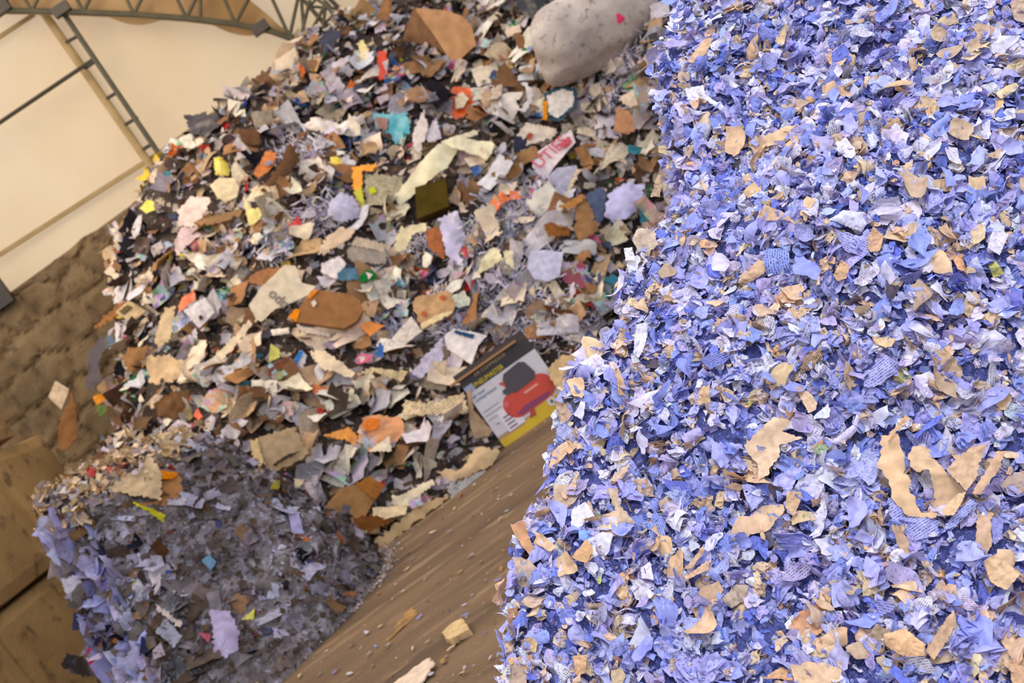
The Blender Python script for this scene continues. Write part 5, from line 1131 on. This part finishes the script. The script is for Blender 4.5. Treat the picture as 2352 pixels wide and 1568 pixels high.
# the crumpled ring: several torn flaps of one piece
ring_parts = [
 ('torn_band', [(2024, 999), (2062, 994), (2078, 1043), (2075, 1084), (2085, 1089), (2093, 1104), (2088, 1119), (2103, 1150), (2116, 1176), (2154, 1178), (2149, 1188), (2108, 1185), (2088, 1183), (2072, 1165), (2047, 1140), (2042, 1099), (2014, 1063), (2024, 1043)], (242, 202, 148), .0, K(dome=.09, crum=.02)),
 ('top_flap', [(2038, 1002), (2078, 954), (2090, 961), (2052, 997), (2042, 1012)], (230, 186, 134), .012, K(curl=(.4, 60), crum=.02)),
 ('inner_leaf', [(2101, 1017), (2123, 1012), (2154, 1053), (2172, 1081), (2220, 1124), (2218, 1130), (2190, 1153), (2164, 1170), (2149, 1168), (2144, 1109), (2134, 1079), (2106, 1082), (2090, 1070), (2086, 1045)], (234, 196, 146), .004, K(fold=(.5, 35, .05), crum=.02)),
 ('side_wing', [(2174, 1079), (2195, 1053), (2238, 1025), (2266, 1022), (2248, 1063), (2246, 1089), (2228, 1117), (2220, 1127), (2185, 1094)], (230, 192, 146), .012, K(curl=(.3, 20), crum=.02)),
 ('lower_wing', [(2164, 1170), (2195, 1137), (2220, 1127), (2210, 1153), (2190, 1183), (2167, 1183)], (244, 204, 150), .014, K(crum=.02)),
 ('outer_strip', [(2233, 1130), (2292, 1035), (2312, 1035), (2294, 1079), (2251, 1135)], (224, 184, 140), .006, K(dome=.05, crum=.02)),
 ('printed_layers', [(2040, 1140), (2088, 1183), (2159, 1193), (2154, 1227), (2101, 1241), (2065, 1216), (2042, 1180)], (190, 190, 244), -.006, K(crum=.04, fq=10)),
 ('printed_layers', [(2162, 1224), (2180, 1193), (2228, 1145), (2248, 1155), (2200, 1203)], (186, 190, 246), .004, K(crum=.04, fq=10)),
]
p, R = frame('shreds', 2150, 1090, .068, .4)
root = empty('crumpled_kraft_ring', p, Matrix([list(r) for r in R])); tag(root, 'large crumpled tan kraft paper ring with inner fold on the shredded heap', 'cardboard scrap')
LM.append((2150, 1090, 'crumpled tan ring', 'shreds')); HERO_ZONES.append(('shreds', 2025, 2300, 965, 1215)); bpy.context.view_layer.update()
for k_, (nm, poly, cc, dz, kw) in enumerate(ring_parts):
    tp, _ = patch(poly, 0, 0, p + R[:, 2] * dz, R, seed=900 + k_, jag=.012, thick=.0008, **kw)
    tp[0][:, 2] += dz
    q = link(nm, mesh(nm, tp[0], tp[1], M_chip_i, None, tp[2]), root); q.color = tuple(sr([min(252, c + d_) for c, d_ in zip(cc, (4, 6, 14))])) + (.3 if nm == 'printed_layers' else 0,)
    if nm == 'printed_layers': q['label'] = 'blue printed pages torn under the ring'
lettering('If this is', None, p, R, 2052, 1206, .0085, -8, (30, 30, 50), root, dz=.012, ext=.0001)
LM += [(1500, 60, 'top slope edge', 'shreds'), (1180, 1330, 'lowest slope edge', 'shreds')]
LM += [(1150, 700, 'pale shredded tangle', 'heap')]

# ------------------------------------------------------------------ scatter
def edge_x(y): return np.interp(y, [-100, 0, 230, 600, 950, 1350, 1568, 1700], [1580, 1550, 1495, 1400, 1300, 1175, 1160, 1150])
def view_mask(P, n, mx=220, back=-.15):
    x, y, z = project(P)
    d = P - CAM; d /= np.linalg.norm(d, axis=1)[:, None]
    return (z > 0) & (x > -mx) & (x < W_ + mx) & (y > -mx) & (y < H_ + mx) & ((d * n).sum(1) < -back)

rg = np.random.default_rng(21)
# --- shredded heap
P, n = blue.sample(230000, rg)
sm = np.array([0, -.72, .69])
n = n * .6 + sm * .4; n /= np.linalg.norm(n, axis=1)[:, None]
x, y, z = project(P)
k = view_mask(P, n, 170, -.45)
d = P - CAM; k &= (P[:, 1] < 3.1)
P, n, x, y, z = P[k], n[k], x[k], y[k], z[k]
print('chip candidates', len(P))
PAL_B = [(30, (240, 234, 252), [0, 0, 0, .1, .3]), (34, (196, 196, 252), [0, 0, 0, 0, .1, .1, .3]), (20, (168, 178, 246), [0, 0, 0, .1, .3]), (9, (202, 190, 230), [0, 0, .1, .3]), (6, (132, 146, 232), [0, .1, .3]),
         (10, (248, 212, 172), [0]), (6, (226, 196, 166), [0]), (1.6, (250, 192, 140), [0]), (.4, (210, 210, 130), [0]), (1.1, (100, 92, 100), [0]), (.4, (46, 34, 34), [0])]
N1, N2 = 32000, 8500
tr = np.random.default_rng(3)
chips = [T_polar(tr, 14, (.55, 1.0), tr.uniform(.4, .85), .1, 1.7, .12) for _ in range(34)]
wads = [T_wad(tr) for _ in range(22)]
ix = rg.permutation(len(P))[:N1]
lift = rg.random(N1) ** 1.5 * .028
tl = rot_from(n[ix], rg, .75)
scl = np.clip(rg.lognormal(math.log(.0135), .5, N1), .006, .038)
colr, ci = palette(PAL_B, N1, rg, .09)
o = batch('paper_shreds', chips, P[ix] + n[ix] * lift[:, None], tl, scl, colr, M_chip_s, rg)
tag(o, 'countless small blue-white and tan paper shreds covering the near heap', 'paper shreds', kind='stuff')
ix = rg.permutation(len(P))[:N2]
colr, ci = palette([e for e in PAL_B if e[0] > 4], N2, rg, .08); rr_ = rg.random(N2); colr[:, 3] = np.where(rr_ < .1, .3, np.where((rr_ < .65) & (colr[:, 2] > colr[:, 0]), .1, 0))
scl = np.clip(rg.lognormal(math.log(.021), .35, N2), .01, .038)
o = batch('crumpled_shreds', wads, P[ix] + n[ix] * rg.uniform(-.004, .022, N2)[:, None], rot_from(n[ix], rg, .6), scl, colr, M_chip_s, rg)
tag(o, 'crushed layered wads of blue-white printed paper in the near heap', 'paper shreds', kind='stuff')

# --- counted flakes on the shredded heap
def tone(c, table):
    best = min(table, key=lambda t: sum((a - b) ** 2 for a, b in zip(c, sr(t[0])))); return best[1]
TB = [((240, 234, 252), 'white'), ((196, 196, 252), 'lavender'), ((168, 178, 246), 'periwinkle blue'), ((196, 186, 226), 'lilac grey'), ((248, 214, 176), 'tan'), ((228, 200, 172), 'beige'), ((250, 198, 148), 'orange tan'), ((206, 206, 120), 'yellow green'), ((132, 146, 232), 'deep blue')]
def scatter_individuals(zone, surf_P, surf_n, cnt, name, cat, group, pal, tbl, tmesh, size_rng, lift_rng, tilt, noun, mat_alpha=True, margin=0, minpx=16, align=None, al=0):
    x, y, z = project(surf_P)
    ok = (x > 6) & (x < W_ - 6) & (y > 6) & (y < H_ - 6) & ~in_hero(x, y, zone, 16 if zone == 'heap' else 8)
    if zone != 'shreds': ok &= x < edge_x(y) - 12
    if zone == 'heap': ok &= ~((x < 860) & (y > 1010 + 0 * x) & (x > 90) & (y > 1568 - (880 - x) * 1.0 - 260) & (y > 1060))
    cand = np.where(ok)[0]; rg.shuffle(cand)
    pos = []; chosen = []
    for c in cand:
        q = (x[c], y[c])
        if all((q[0] - a) ** 2 + (q[1] - b) ** 2 > minpx ** 2 for a, b in pos): pos.append(q); chosen.append(c)
        if len(chosen) >= cnt: break
    chosen = np.array(chosen); R = rot_from(surf_n[chosen], rg, tilt, align, al)
    colr, ci = palette(pal, len(chosen), rg, .05)
    out = []
    for j, c in enumerate(chosen):
        s = rg.uniform(*size_rng) if rg.random() < .75 else rg.uniform(size_rng[0], size_rng[1]) * 1.25
        me = tmesh[int(rg.integers(len(tmesh)))]
        p = surf_P[c] + surf_n[c] * rg.uniform(*lift_rng)
        o = bpy.data.objects.new(name, me); COL.objects.link(o)
        mm = Matrix([list(r * s) + [0] for r in R[j]] + [[0, 0, 0, 1]]); mm.translation = Vector(p); o.matrix_world = mm
        o.color = tuple(colr[j])
        sz = 'small' if s < size_rng[0] * 1.25 else ('large' if s > size_rng[1] * .95 else '')
        pr = ' printed' if colr[j, 3] > .2 else ''
        t = tone(colr[j, :3], tbl)
        lab = auto_label((sz + ' ' + t + pr + ' ' + noun).strip(), x[c], y[c], zone, ('torn', 'bent', 'curled'))
        tag(o, lab, cat, group); out.append(o)
    return out
Rn = np.random.default_rng(77)
def tmeshes(gen, n, mat, name, solidify=0):
    r_ = []
    for _ in range(n):
        t = gen()
        if solidify: t = solid(t, solidify)
        r_.append(mesh(name, t[0], t[1], mat, None, t[2]))
    return r_
m_flake = tmeshes(lambda: T_polar(Rn, 22, (.35, .7, 1.0), Rn.uniform(.45, .8), .07, 1.3, .1), 22, M_chip_i, 'flake', .012)
m_wad = tmeshes(lambda: T_wad(Rn, 5), 14, M_chip_i, 'wad')
k = y < 1700; k = view_mask(P, n, 0, .05)
Pb, nb_ = P[k], n[k]
WH = [(e[0], e[1], [0, 0, 0, 0, 0, .1, .3]) for e in PAL_B if sum(e[1]) > 540 and e[1][2] > e[1][0]]
TAN = [(12, (242, 206, 164), [0]), (10, (216, 188, 158), [0]), (3, (244, 192, 142), [0]), (.5, (206, 206, 120), [0])]
scatter_individuals('shreds', Pb, nb_, 285, 'paper_flake', 'paper scrap', 'white and blue paper flakes on the shredded heap', WH, TB, m_flake, (.024, .04), (.016, .034), .5, 'paper flake', minpx=26)
scatter_individuals('shreds', Pb, nb_, 125, 'kraft_flake', 'paper scrap', 'tan kraft paper flakes on the shredded heap', TAN, TB, m_flake, (.025, .044), (.018, .036), .5, 'kraft paper flake', minpx=36)
scatter_individuals('shreds', Pb, nb_, 120, 'paper_wad', 'paper scrap', 'crumpled layered paper wads on the shredded heap', [e for e in WH], TB, m_wad, (.028, .042), (.008, .02), .5, 'crumpled layered paper wad', minpx=44)

# --- waste paper heap
P, n = mtn.sample(90000, rg)
sm = np.array([0, -.77, .64]); n = n * .5 + sm * .5; n /= np.linalg.norm(n, axis=1)[:, None]
x, y, z = project(P)
k = view_mask(P, n, 170, -.4) & (x < edge_x(y) + 330) & (P[:, 2] > .02)
k &= ~((x < 760) & (y > 1330))
P, n, x, y = P[k], n[k], x[k], y[k]
print('heap candidates', len(P))
PAL_H = [(20, (206, 186, 160), [0, 0, 0, .3, .3, .7]), (20, (190, 180, 184), [0, 0, 0, .3, .3, .7]), (12, (226, 212, 190), [0, .3, .3]), (12, (160, 150, 154), [0, .3, .7]), (11, (184, 154, 120), [0]), (6, (148, 112, 80), [0]), (7, (104, 80, 62), [0]), (8, (74, 62, 56), [0]), (8, (36, 33, 38), [0]),
         (4, (80, 88, 116), [0, .7]), (1.7, (206, 108, 44), [0, .7]), (1.1, (176, 52, 44), [0, .7]), (1.3, (204, 180, 66), [0, .7]), (.9, (60, 124, 140), [0, .7]), (.7, (52, 104, 66), [0, .7]), (.8, (52, 88, 146), [0, .7]), (.6, (186, 76, 110), [.7]), (4, (206, 176, 170), [.7])]
N3 = 15000
sheets = [T_rect(tr, 5, 4, tr.uniform(.35, .9), .05, .9, .07, .5, tr.random() < .4) for _ in range(26)] + [T_polar(tr, 12, (.55, 1.0), tr.uniform(.4, .8), .12, 1.0, .12) for _ in range(16)]
ix = rg.permutation(len(P))[:N3]
AL = (1, 0, 0)
scl = np.clip(rg.lognormal(math.log(.066), .55, N3), .02, .22)
colr, _ = palette(PAL_H, N3, rg, .09)
inh = in_hero(x[ix], y[ix], 'heap', 14)
lf = np.where(inh, rg.uniform(-.02, .02, N3), rg.random(N3) ** 1.3 * .16 - .02); scl = np.where(inh, scl * .7, scl)
ins = (x[ix] + 0 > 0)
batch_o = batch('waste_paper_litter', sheets, P[ix] + n[ix] * lf[:, None], rot_from(n[ix], rg, .5, AL, .35), scl, colr, M_pap_s, rg)
tag(batch_o, 'small mixed scraps of paper and board covering the big waste heap', 'waste paper', kind='stuff')
# shredded office paper tangles
tang = [(700, 350, 70), (640, 560, 60), (730, 500, 60), (1080, 560, 70), (1200, 500, 80), (1180, 715, 90), (1240, 750, 70), (1050, 760, 60), (1140, 660, 60), (1260, 560, 60), (960, 560, 40), (1440, 150, 60), (1400, 230, 60), (520, 560, 40), (1330, 760, 50), (900, 780, 50), (1180, 540, 60), (1020, 700, 50)]
pos, nn_ = [], []
for cx, cy, rr in tang:
    h, hn = mtn.hit(cx, cy)
    if h is None: continue
    s = rr * 14 / F_ * .75; q = int(170 * (rr / 60) ** 2)
    g = rg.normal(0, s * .5, (q, 3)); g -= (g @ hn)[:, None] * hn * .72
    pos.append(h + hn * .06 + g); nn_.append(np.tile(hn, (q, 1)))
pos = np.vstack(pos); nn_ = np.vstack(nn_)
ribs = [T_ribbon(tr, 8, .05) for _ in range(24)]
colr, _ = palette([(5, (222, 216, 228), [0]), (4, (196, 190, 206), [0, .3]), (1, (236, 226, 206), [0])], len(pos), rg, .08)
o = batch('shredded_office_paper', ribs, pos, rot_from(nn_, rg, .6), rg.uniform(.07, .15, len(pos)), colr, M_pap_s, rg)
tag(o, 'pale tangles of strip-shredded office paper lying in the waste heap', 'shredded paper', kind='stuff')

TH = [((226, 206, 176), 'cream'), ((214, 206, 208), 'greyish white'), ((236, 226, 206), 'off-white'), ((190, 182, 186), 'grey'), ((186, 148, 104), 'tan'), ((158, 108, 62), 'brown'), ((112, 76, 46), 'dark brown'), ((70, 58, 52), 'blackish brown'), ((34, 32, 40), 'black'), ((80, 92, 128), 'slate blue'),
      ((224, 108, 30), 'orange'), ((190, 46, 40), 'red'), ((218, 190, 50), 'yellow'), ((44, 130, 150), 'teal'), ((40, 110, 64), 'green'), ((40, 90, 160), 'blue'), ((200, 60, 110), 'pink'), ((206, 176, 170), 'pinkish')]
k = view_mask(P, n, 0, .0); Ph, nh_ = P[k], n[k]
m_sheet = tmeshes(lambda: T_rect(Rn, 7, 6, Rn.uniform(.45, .85), .03, .8, .05, .5, Rn.random() < .4), 22, M_pap_i, 'sheet', .008)
m_sheet += tmeshes(lambda: T_polar(Rn, 20, (.35, .7, 1.0), Rn.uniform(.5, .8), .07, 1.0, .1), 10, M_pap_i, 'sheet', .008)
m_card = tmeshes(lambda: T_rect(Rn, 6, 5, Rn.uniform(.35, .8), .03, .45, .03, .4, Rn.random() < .5), 16, M_card_i, 'board', .035)
m_wrap = tmeshes(lambda: T_rect(Rn, 7, 6, Rn.uniform(.45, .85), .04, 1.0, .1, .4), 12, M_gloss_i, 'wrapper', .01)
PH = [(20, (230, 210, 180), [0, 0, .3]), (22, (216, 208, 210), [0, 0, .3]), (14, (238, 228, 208), [0, .3]), (8, (194, 186, 190), [0, .3])]
CH = [(12, (184, 152, 116), [0]), (12, (156, 114, 76), [0]), (6, (112, 82, 58), [0]), (3, (70, 58, 52), [0])]
GH = [(9, (44, 38, 42), [0]), (8, (92, 72, 58), [0]), (9, (226, 206, 180), [.7]), (3, (80, 92, 128), [0, .7]), (4, (226, 110, 30), [0, .7]), (2.5, (190, 46, 40), [0, .7]), (3, (218, 190, 50), [0, .7]), (2, (44, 130, 150), [0, .7]), (1.5, (40, 110, 64), [0, .7]), (2, (40, 90, 160), [0, .7]), (1, (200, 60, 110), [.7]), (8, (206, 180, 176), [.7])]
scatter_individuals('heap', Ph, nh_, 290, 'paper_sheet', 'paper', 'loose paper sheets on the waste heap', PH, TH, m_sheet, (.09, .19), (.06, .17), .42, 'paper sheet', minpx=30, align=AL, al=.4)
scatter_individuals('heap', Ph, nh_, 130, 'cardboard_piece', 'cardboard', 'cardboard pieces on the waste heap', CH, TH, m_card, (.09, .19), (.05, .15), .42, 'cardboard piece', minpx=44, align=AL, al=.4)
scatter_individuals('heap', Ph, nh_, 130, 'wrapper', 'packaging', 'printed wrappers and packets on the waste heap', GH, TH, m_wrap, (.055, .12), (.07, .17), .42, 'wrapper', minpx=40, align=AL, al=.3)

# --- bale: scraps pressed into it are its parts
P, n = bale.sample(16000, rg); d = P - CAM; d /= np.linalg.norm(d, axis=1)[:, None]
k = ((d * n).sum(1) < .2); P, n = P[k], n[k]
x, y, z = project(P)
N4 = 8000; ix = rg.permutation(len(P))[:N4]
low = P[ix, 2] < 1.0
PAL_D = [(26, (196, 190, 204), [0, .3]), (18, (140, 130, 130), [0]), (14, (110, 98, 90), [0]), (10, (200, 198, 216), [0, .3]), (8, (84, 70, 60), [0]), (5, (150, 118, 84), [0]), (4, (40, 38, 46), [0]), (1, (70, 100, 170), [0]), (.8, (200, 120, 60), [0]), (.6, (170, 50, 50), [0]), (.5, (200, 190, 70), [0]), (1.5, (120, 90, 60), [0])]
colr, _ = palette(PAL_D, N4, rg, .1)
dirt = np.clip(fbm(P[ix], 79, 2.4, 3) * .6 + .25, 0, 1)[:, None]; colr[:, :3] = colr[:, :3] * (1 - dirt) + (colr[:, :3] * .25 + sr((104, 88, 74)) * .55) * dirt
scl = np.clip(rg.lognormal(math.log(.019), .55, N4), .006, .07) * np.where((P[ix, 2] < 1.1) & (P[ix, 0] < -2.9), 2.0, 1)
o = batch('pressed_scraps', sheets, P[ix] + n[ix] * (rg.random(N4) * .02 - .006)[:, None], rot_from(n[ix], rg, .3), scl, colr, M_pap_s, rg)
o.parent = bale_o; tag(o, kind='stuff')
# flaring paper edges low on its left side
k = (P[:, 0] < -3.2) & (P[:, 2] < 1.75); Q, qn = P[k], n[k]
jx = rg.permutation(len(Q))[:420]
colr, _ = palette([(6, (196, 192, 222), [0, .3]), (4, (160, 160, 206), [0]), (3, (150, 138, 130), [0]), (1, (60, 60, 90), [0])], len(jx), rg, .08)
upn = np.cross(qn[jx], rg.normal(size=(len(jx), 3)) * .3 + [0, 0, 1]); upn /= np.linalg.norm(upn, axis=1)[:, None]
o = batch('flaring_sheets', sheets, Q[jx] + qn[jx] * .03, rot_from(upn, rg, .35), rg.uniform(.05, .14, len(jx)), colr, M_pap_s, rg)
o.parent = bale_o; tag(o, kind='stuff')
sc_m = tmeshes(lambda: T_rect(Rn, 6, 5, Rn.uniform(.3, .8), .05, .9, .1, .5), 10, M_pap_i, 'scrap', .01)
k = view_mask(P, n, 0, .15); x, y, z = project(P); k &= (x > 20) & (y < 1550) & ~in_hero(x, y, 'bale')
cd_ = np.where(k)[0]; rg.shuffle(cd_)
colr, _ = palette(PAL_D[:6] + PAL_D[7:], 90, rg, .08)
R9 = rot_from(n[cd_[:90]], rg, .35)
for j, c in enumerate(cd_[:60]):
    o = bpy.data.objects.new('paper_scrap', sc_m[j % 10]); COL.objects.link(o); s = rg.uniform(.05, .11)
    mm = Matrix([list(r * s) + [0] for r in R9[j]] + [[0, 0, 0, 1]]); mm.translation = Vector(P[c] + n[c] * .03); o.parent = bale_o; o.matrix_world = mm; o.color = tuple(colr[j])
# cream shreds spilled over its upper left shoulder
x, y, z = project(P); k = (x < 470) & (y < 1235) & (y < 1300 - (x - 90) * .75) & (n[:, 2] > .1)
Q, qn = P[k], n[k]
if len(Q):
    jx = rg.integers(0, len(Q), 900)
    colr, _ = palette([(8, (222, 196, 156), [0]), (5, (200, 168, 124), [0]), (3, (150, 112, 76), [0]), (3, (190, 180, 176), [0]), (1, (60, 50, 46), [0])], len(jx), rg, .08)
    o = batch('cream_scraps', sheets, Q[jx] + qn[jx] * rg.uniform(.01, .12, (len(jx), 1)), rot_from(qn[jx], rg, .8), rg.uniform(.012, .045, len(jx)), colr, M_pap_s, rg)
    tag(o, 'loose cream and tan scraps spilled over the upper left shoulder of the bale', 'waste paper', kind='stuff')
# crushed pulp fringe where the bale meets the floor
t = rg.random(2600); i0 = (t * nr).astype(int); b0 = rb[i0]; b1 = rb[(i0 + 1) % nr]
pt = b0 + (b1 - b0) * rg.random((2600, 1)); out_ = pt - ctr; out_ /= np.linalg.norm(out_, axis=1)[:, None]
pt = pt + out_ * np.abs(rg.normal(0, .06, (2600, 1)))
pos = np.column_stack([pt, rg.random(2600) * .02 + .008])
colr, _ = palette([(6, (206, 196, 190), [0]), (4, (170, 160, 156), [0]), (2, (190, 160, 120), [0])], 2600, rg, .08)
o = batch('pulp_crumbs', chips[:8], pos, rot_from(np.tile([0, 0, 1.], (2600, 1)), rg, .6), rg.uniform(.006, .022, 2600), colr, M_pap_s, rg)
tag(o, 'pale crumbs of pulp fringing the foot of the dirty bale', 'paper crumbs', kind='stuff')

# --- bits on the floor
nf = 2600
px = rg.uniform(560, 1400, nf * 3); py = rg.uniform(900, 1640, nf * 3)
pts = []
for a, b in zip(px, py):
    if a > edge_x(b) + 60: continue
    d = ray(a, b)
    if d[2] > -.05: continue
    p = CAM + d * (-CAM[2] / d[2])
    if p[1] > 9.3: continue
    w = .32 + .5 * (noise(np.array([[p[0] * .6, p[1] * 2.2]]), 91, 1.6)[0] > .5) + (.5 if p[1] > 8.6 else 0)
    if rg.random() < w * .4: pts.append(p)
pts = np.array(pts); nf = len(pts); pts[:, 2] = rg.uniform(.004, .012, nf)
colr, _ = palette([(6, (190, 166, 136), [0]), (5, (180, 168, 160), [0]), (2, (170, 160, 180), [0]), (5, (140, 112, 82), [0]), (.5, (200, 90, 40), [0]), (1, (60, 50, 50), [0])], nf, rg, .1)
o = batch('floor_litter', chips[:14], pts, rot_from(np.tile([0, 0, 1.], (nf, 1)), rg, .3), np.clip(rg.lognormal(math.log(.006), .6, nf), .002, .04), colr, M_pap_s, rg)
tag(o, 'tiny paper crumbs strewn over the brown floor between the heaps', 'litter', kind='stuff')
# counted bits on the floor
fl_m = tmeshes(lambda: T_polar(Rn, 16, (.5, 1.0), Rn.uniform(.4, .8), .08, .6, .08), 10, M_pap_i, 'bit', .02)
cnt = 0; placed = []
while cnt < 70:
    a, b = rg.uniform(620, 1350), rg.uniform(1000, 1560)
    if a > edge_x(b) - 25: continue
    d = ray(a, b); p = CAM + d * (-CAM[2] / d[2])
    if p[1] > 8.9 or (p[0] < -1.6 and p[1] > 6.0 and a < 900 and b < 2230 - a): continue
    if bale.hit(a, b)[0] is not None or (mtn.hit(a, b)[0] is not None and mtn.hit(a, b)[0][1] < p[1]): continue
    if any((a - q) ** 2 + (b - r_) ** 2 < 500 for q, r_ in placed) or in_hero(np.array([a]), np.array([b]), 'floor')[0]: continue
    placed.append((a, b)); cnt += 1
    o = bpy.data.objects.new('floor_scrap', fl_m[cnt % 10]); COL.objects.link(o)
    s = rg.uniform(.012, .034); an = rg.uniform(-1.6, 1.6) + (3.14 if rg.random() < .5 else 0)
    o.location = (p[0], p[1], .012 + s * .25); o.scale = (s * 1.3, s, s); o.rotation_euler = (rg.uniform(-.2, .2), rg.uniform(-.2, .2), an)
    cc, _ = palette([(6, (216, 188, 150), [0]), (4, (200, 194, 206), [0]), (3, (150, 150, 200), [0]), (3, (176, 136, 90), [0])], 1, rg, .06); o.color = tuple(cc[0])
    t_ = tone(cc[0, :3], [((216, 188, 150), 'cream'), ((200, 194, 206), 'whitish'), ((150, 150, 200), 'bluish'), ((176, 136, 90), 'tan')])
    tag(o, auto_label(('small ' if s < .02 else '') + t_ + ' paper bit on the floor', a, b, 'heap' if 'floor' not in [l[3] for l in LM] else 'floor'), 'paper scrap', 'paper bits on the brown floor')

# ------------------------------------------------------------------ light
w = bpy.data.worlds.new('daylight'); S.world = w; w.use_nodes = True
bg = w.node_tree.nodes['Background']; bg.inputs[0].default_value = (.86, .87, 1.0, 1); bg.inputs[1].default_value = 1.2
def area(name, loc, look, size, power, colr, sy=None):
    l = bpy.data.lights.new(name, 'AREA'); l.energy = power; l.color = colr; l.size = size
    if sy: l.shape = 'RECTANGLE'; l.size_y = sy
    o = bpy.data.objects.new(name, l); COL.objects.link(o); o.location = loc
    o.rotation_euler = (Vector(look) - Vector(loc)).to_track_quat('-Z', 'Y').to_euler(); return o
area('warm_roof_glow', (-4.5, 9.0, 8.5), (-1.5, 12, 2.5), 5, 520, (1, .80, .56), 6)
area('doorway_daylight', (1.2, -1.2, 4.8), (.9, 2.2, 1.2), 1.5, 175, (.84, .88, 1.0))
S.view_settings.view_transform = 'Standard'; S.view_settings.look = 'None'; S.view_settings.gamma = 1
S.view_settings.exposure = 0.0; S.view_settings.use_curve_mapping = False
cy = S.cycles; cy.use_denoising = True; cy.max_bounces = 4; cy.diffuse_bounces = 3; cy.glossy_bounces = 1; cy.transmission_bounces = 4; cy.caustics_reflective = False; cy.caustics_refractive = False
cy.use_adaptive_sampling = True; cy.adaptive_threshold = .04


# lettering becomes plain meshes
bpy.context.view_layer.update()
dg = bpy.context.evaluated_depsgraph_get()
for o in [o for o in S.objects if o.type == 'FONT']:
    me = bpy.data.meshes.new_from_object(o.evaluated_get(dg)); n = bpy.data.objects.new(o.name + '_m', me); COL.objects.link(n)
    n.parent = o.parent; n.matrix_parent_inverse = o.matrix_parent_inverse; n.matrix_basis = o.matrix_basis.copy()
    nm = o.name; bpy.data.objects.remove(o); n.name = nm
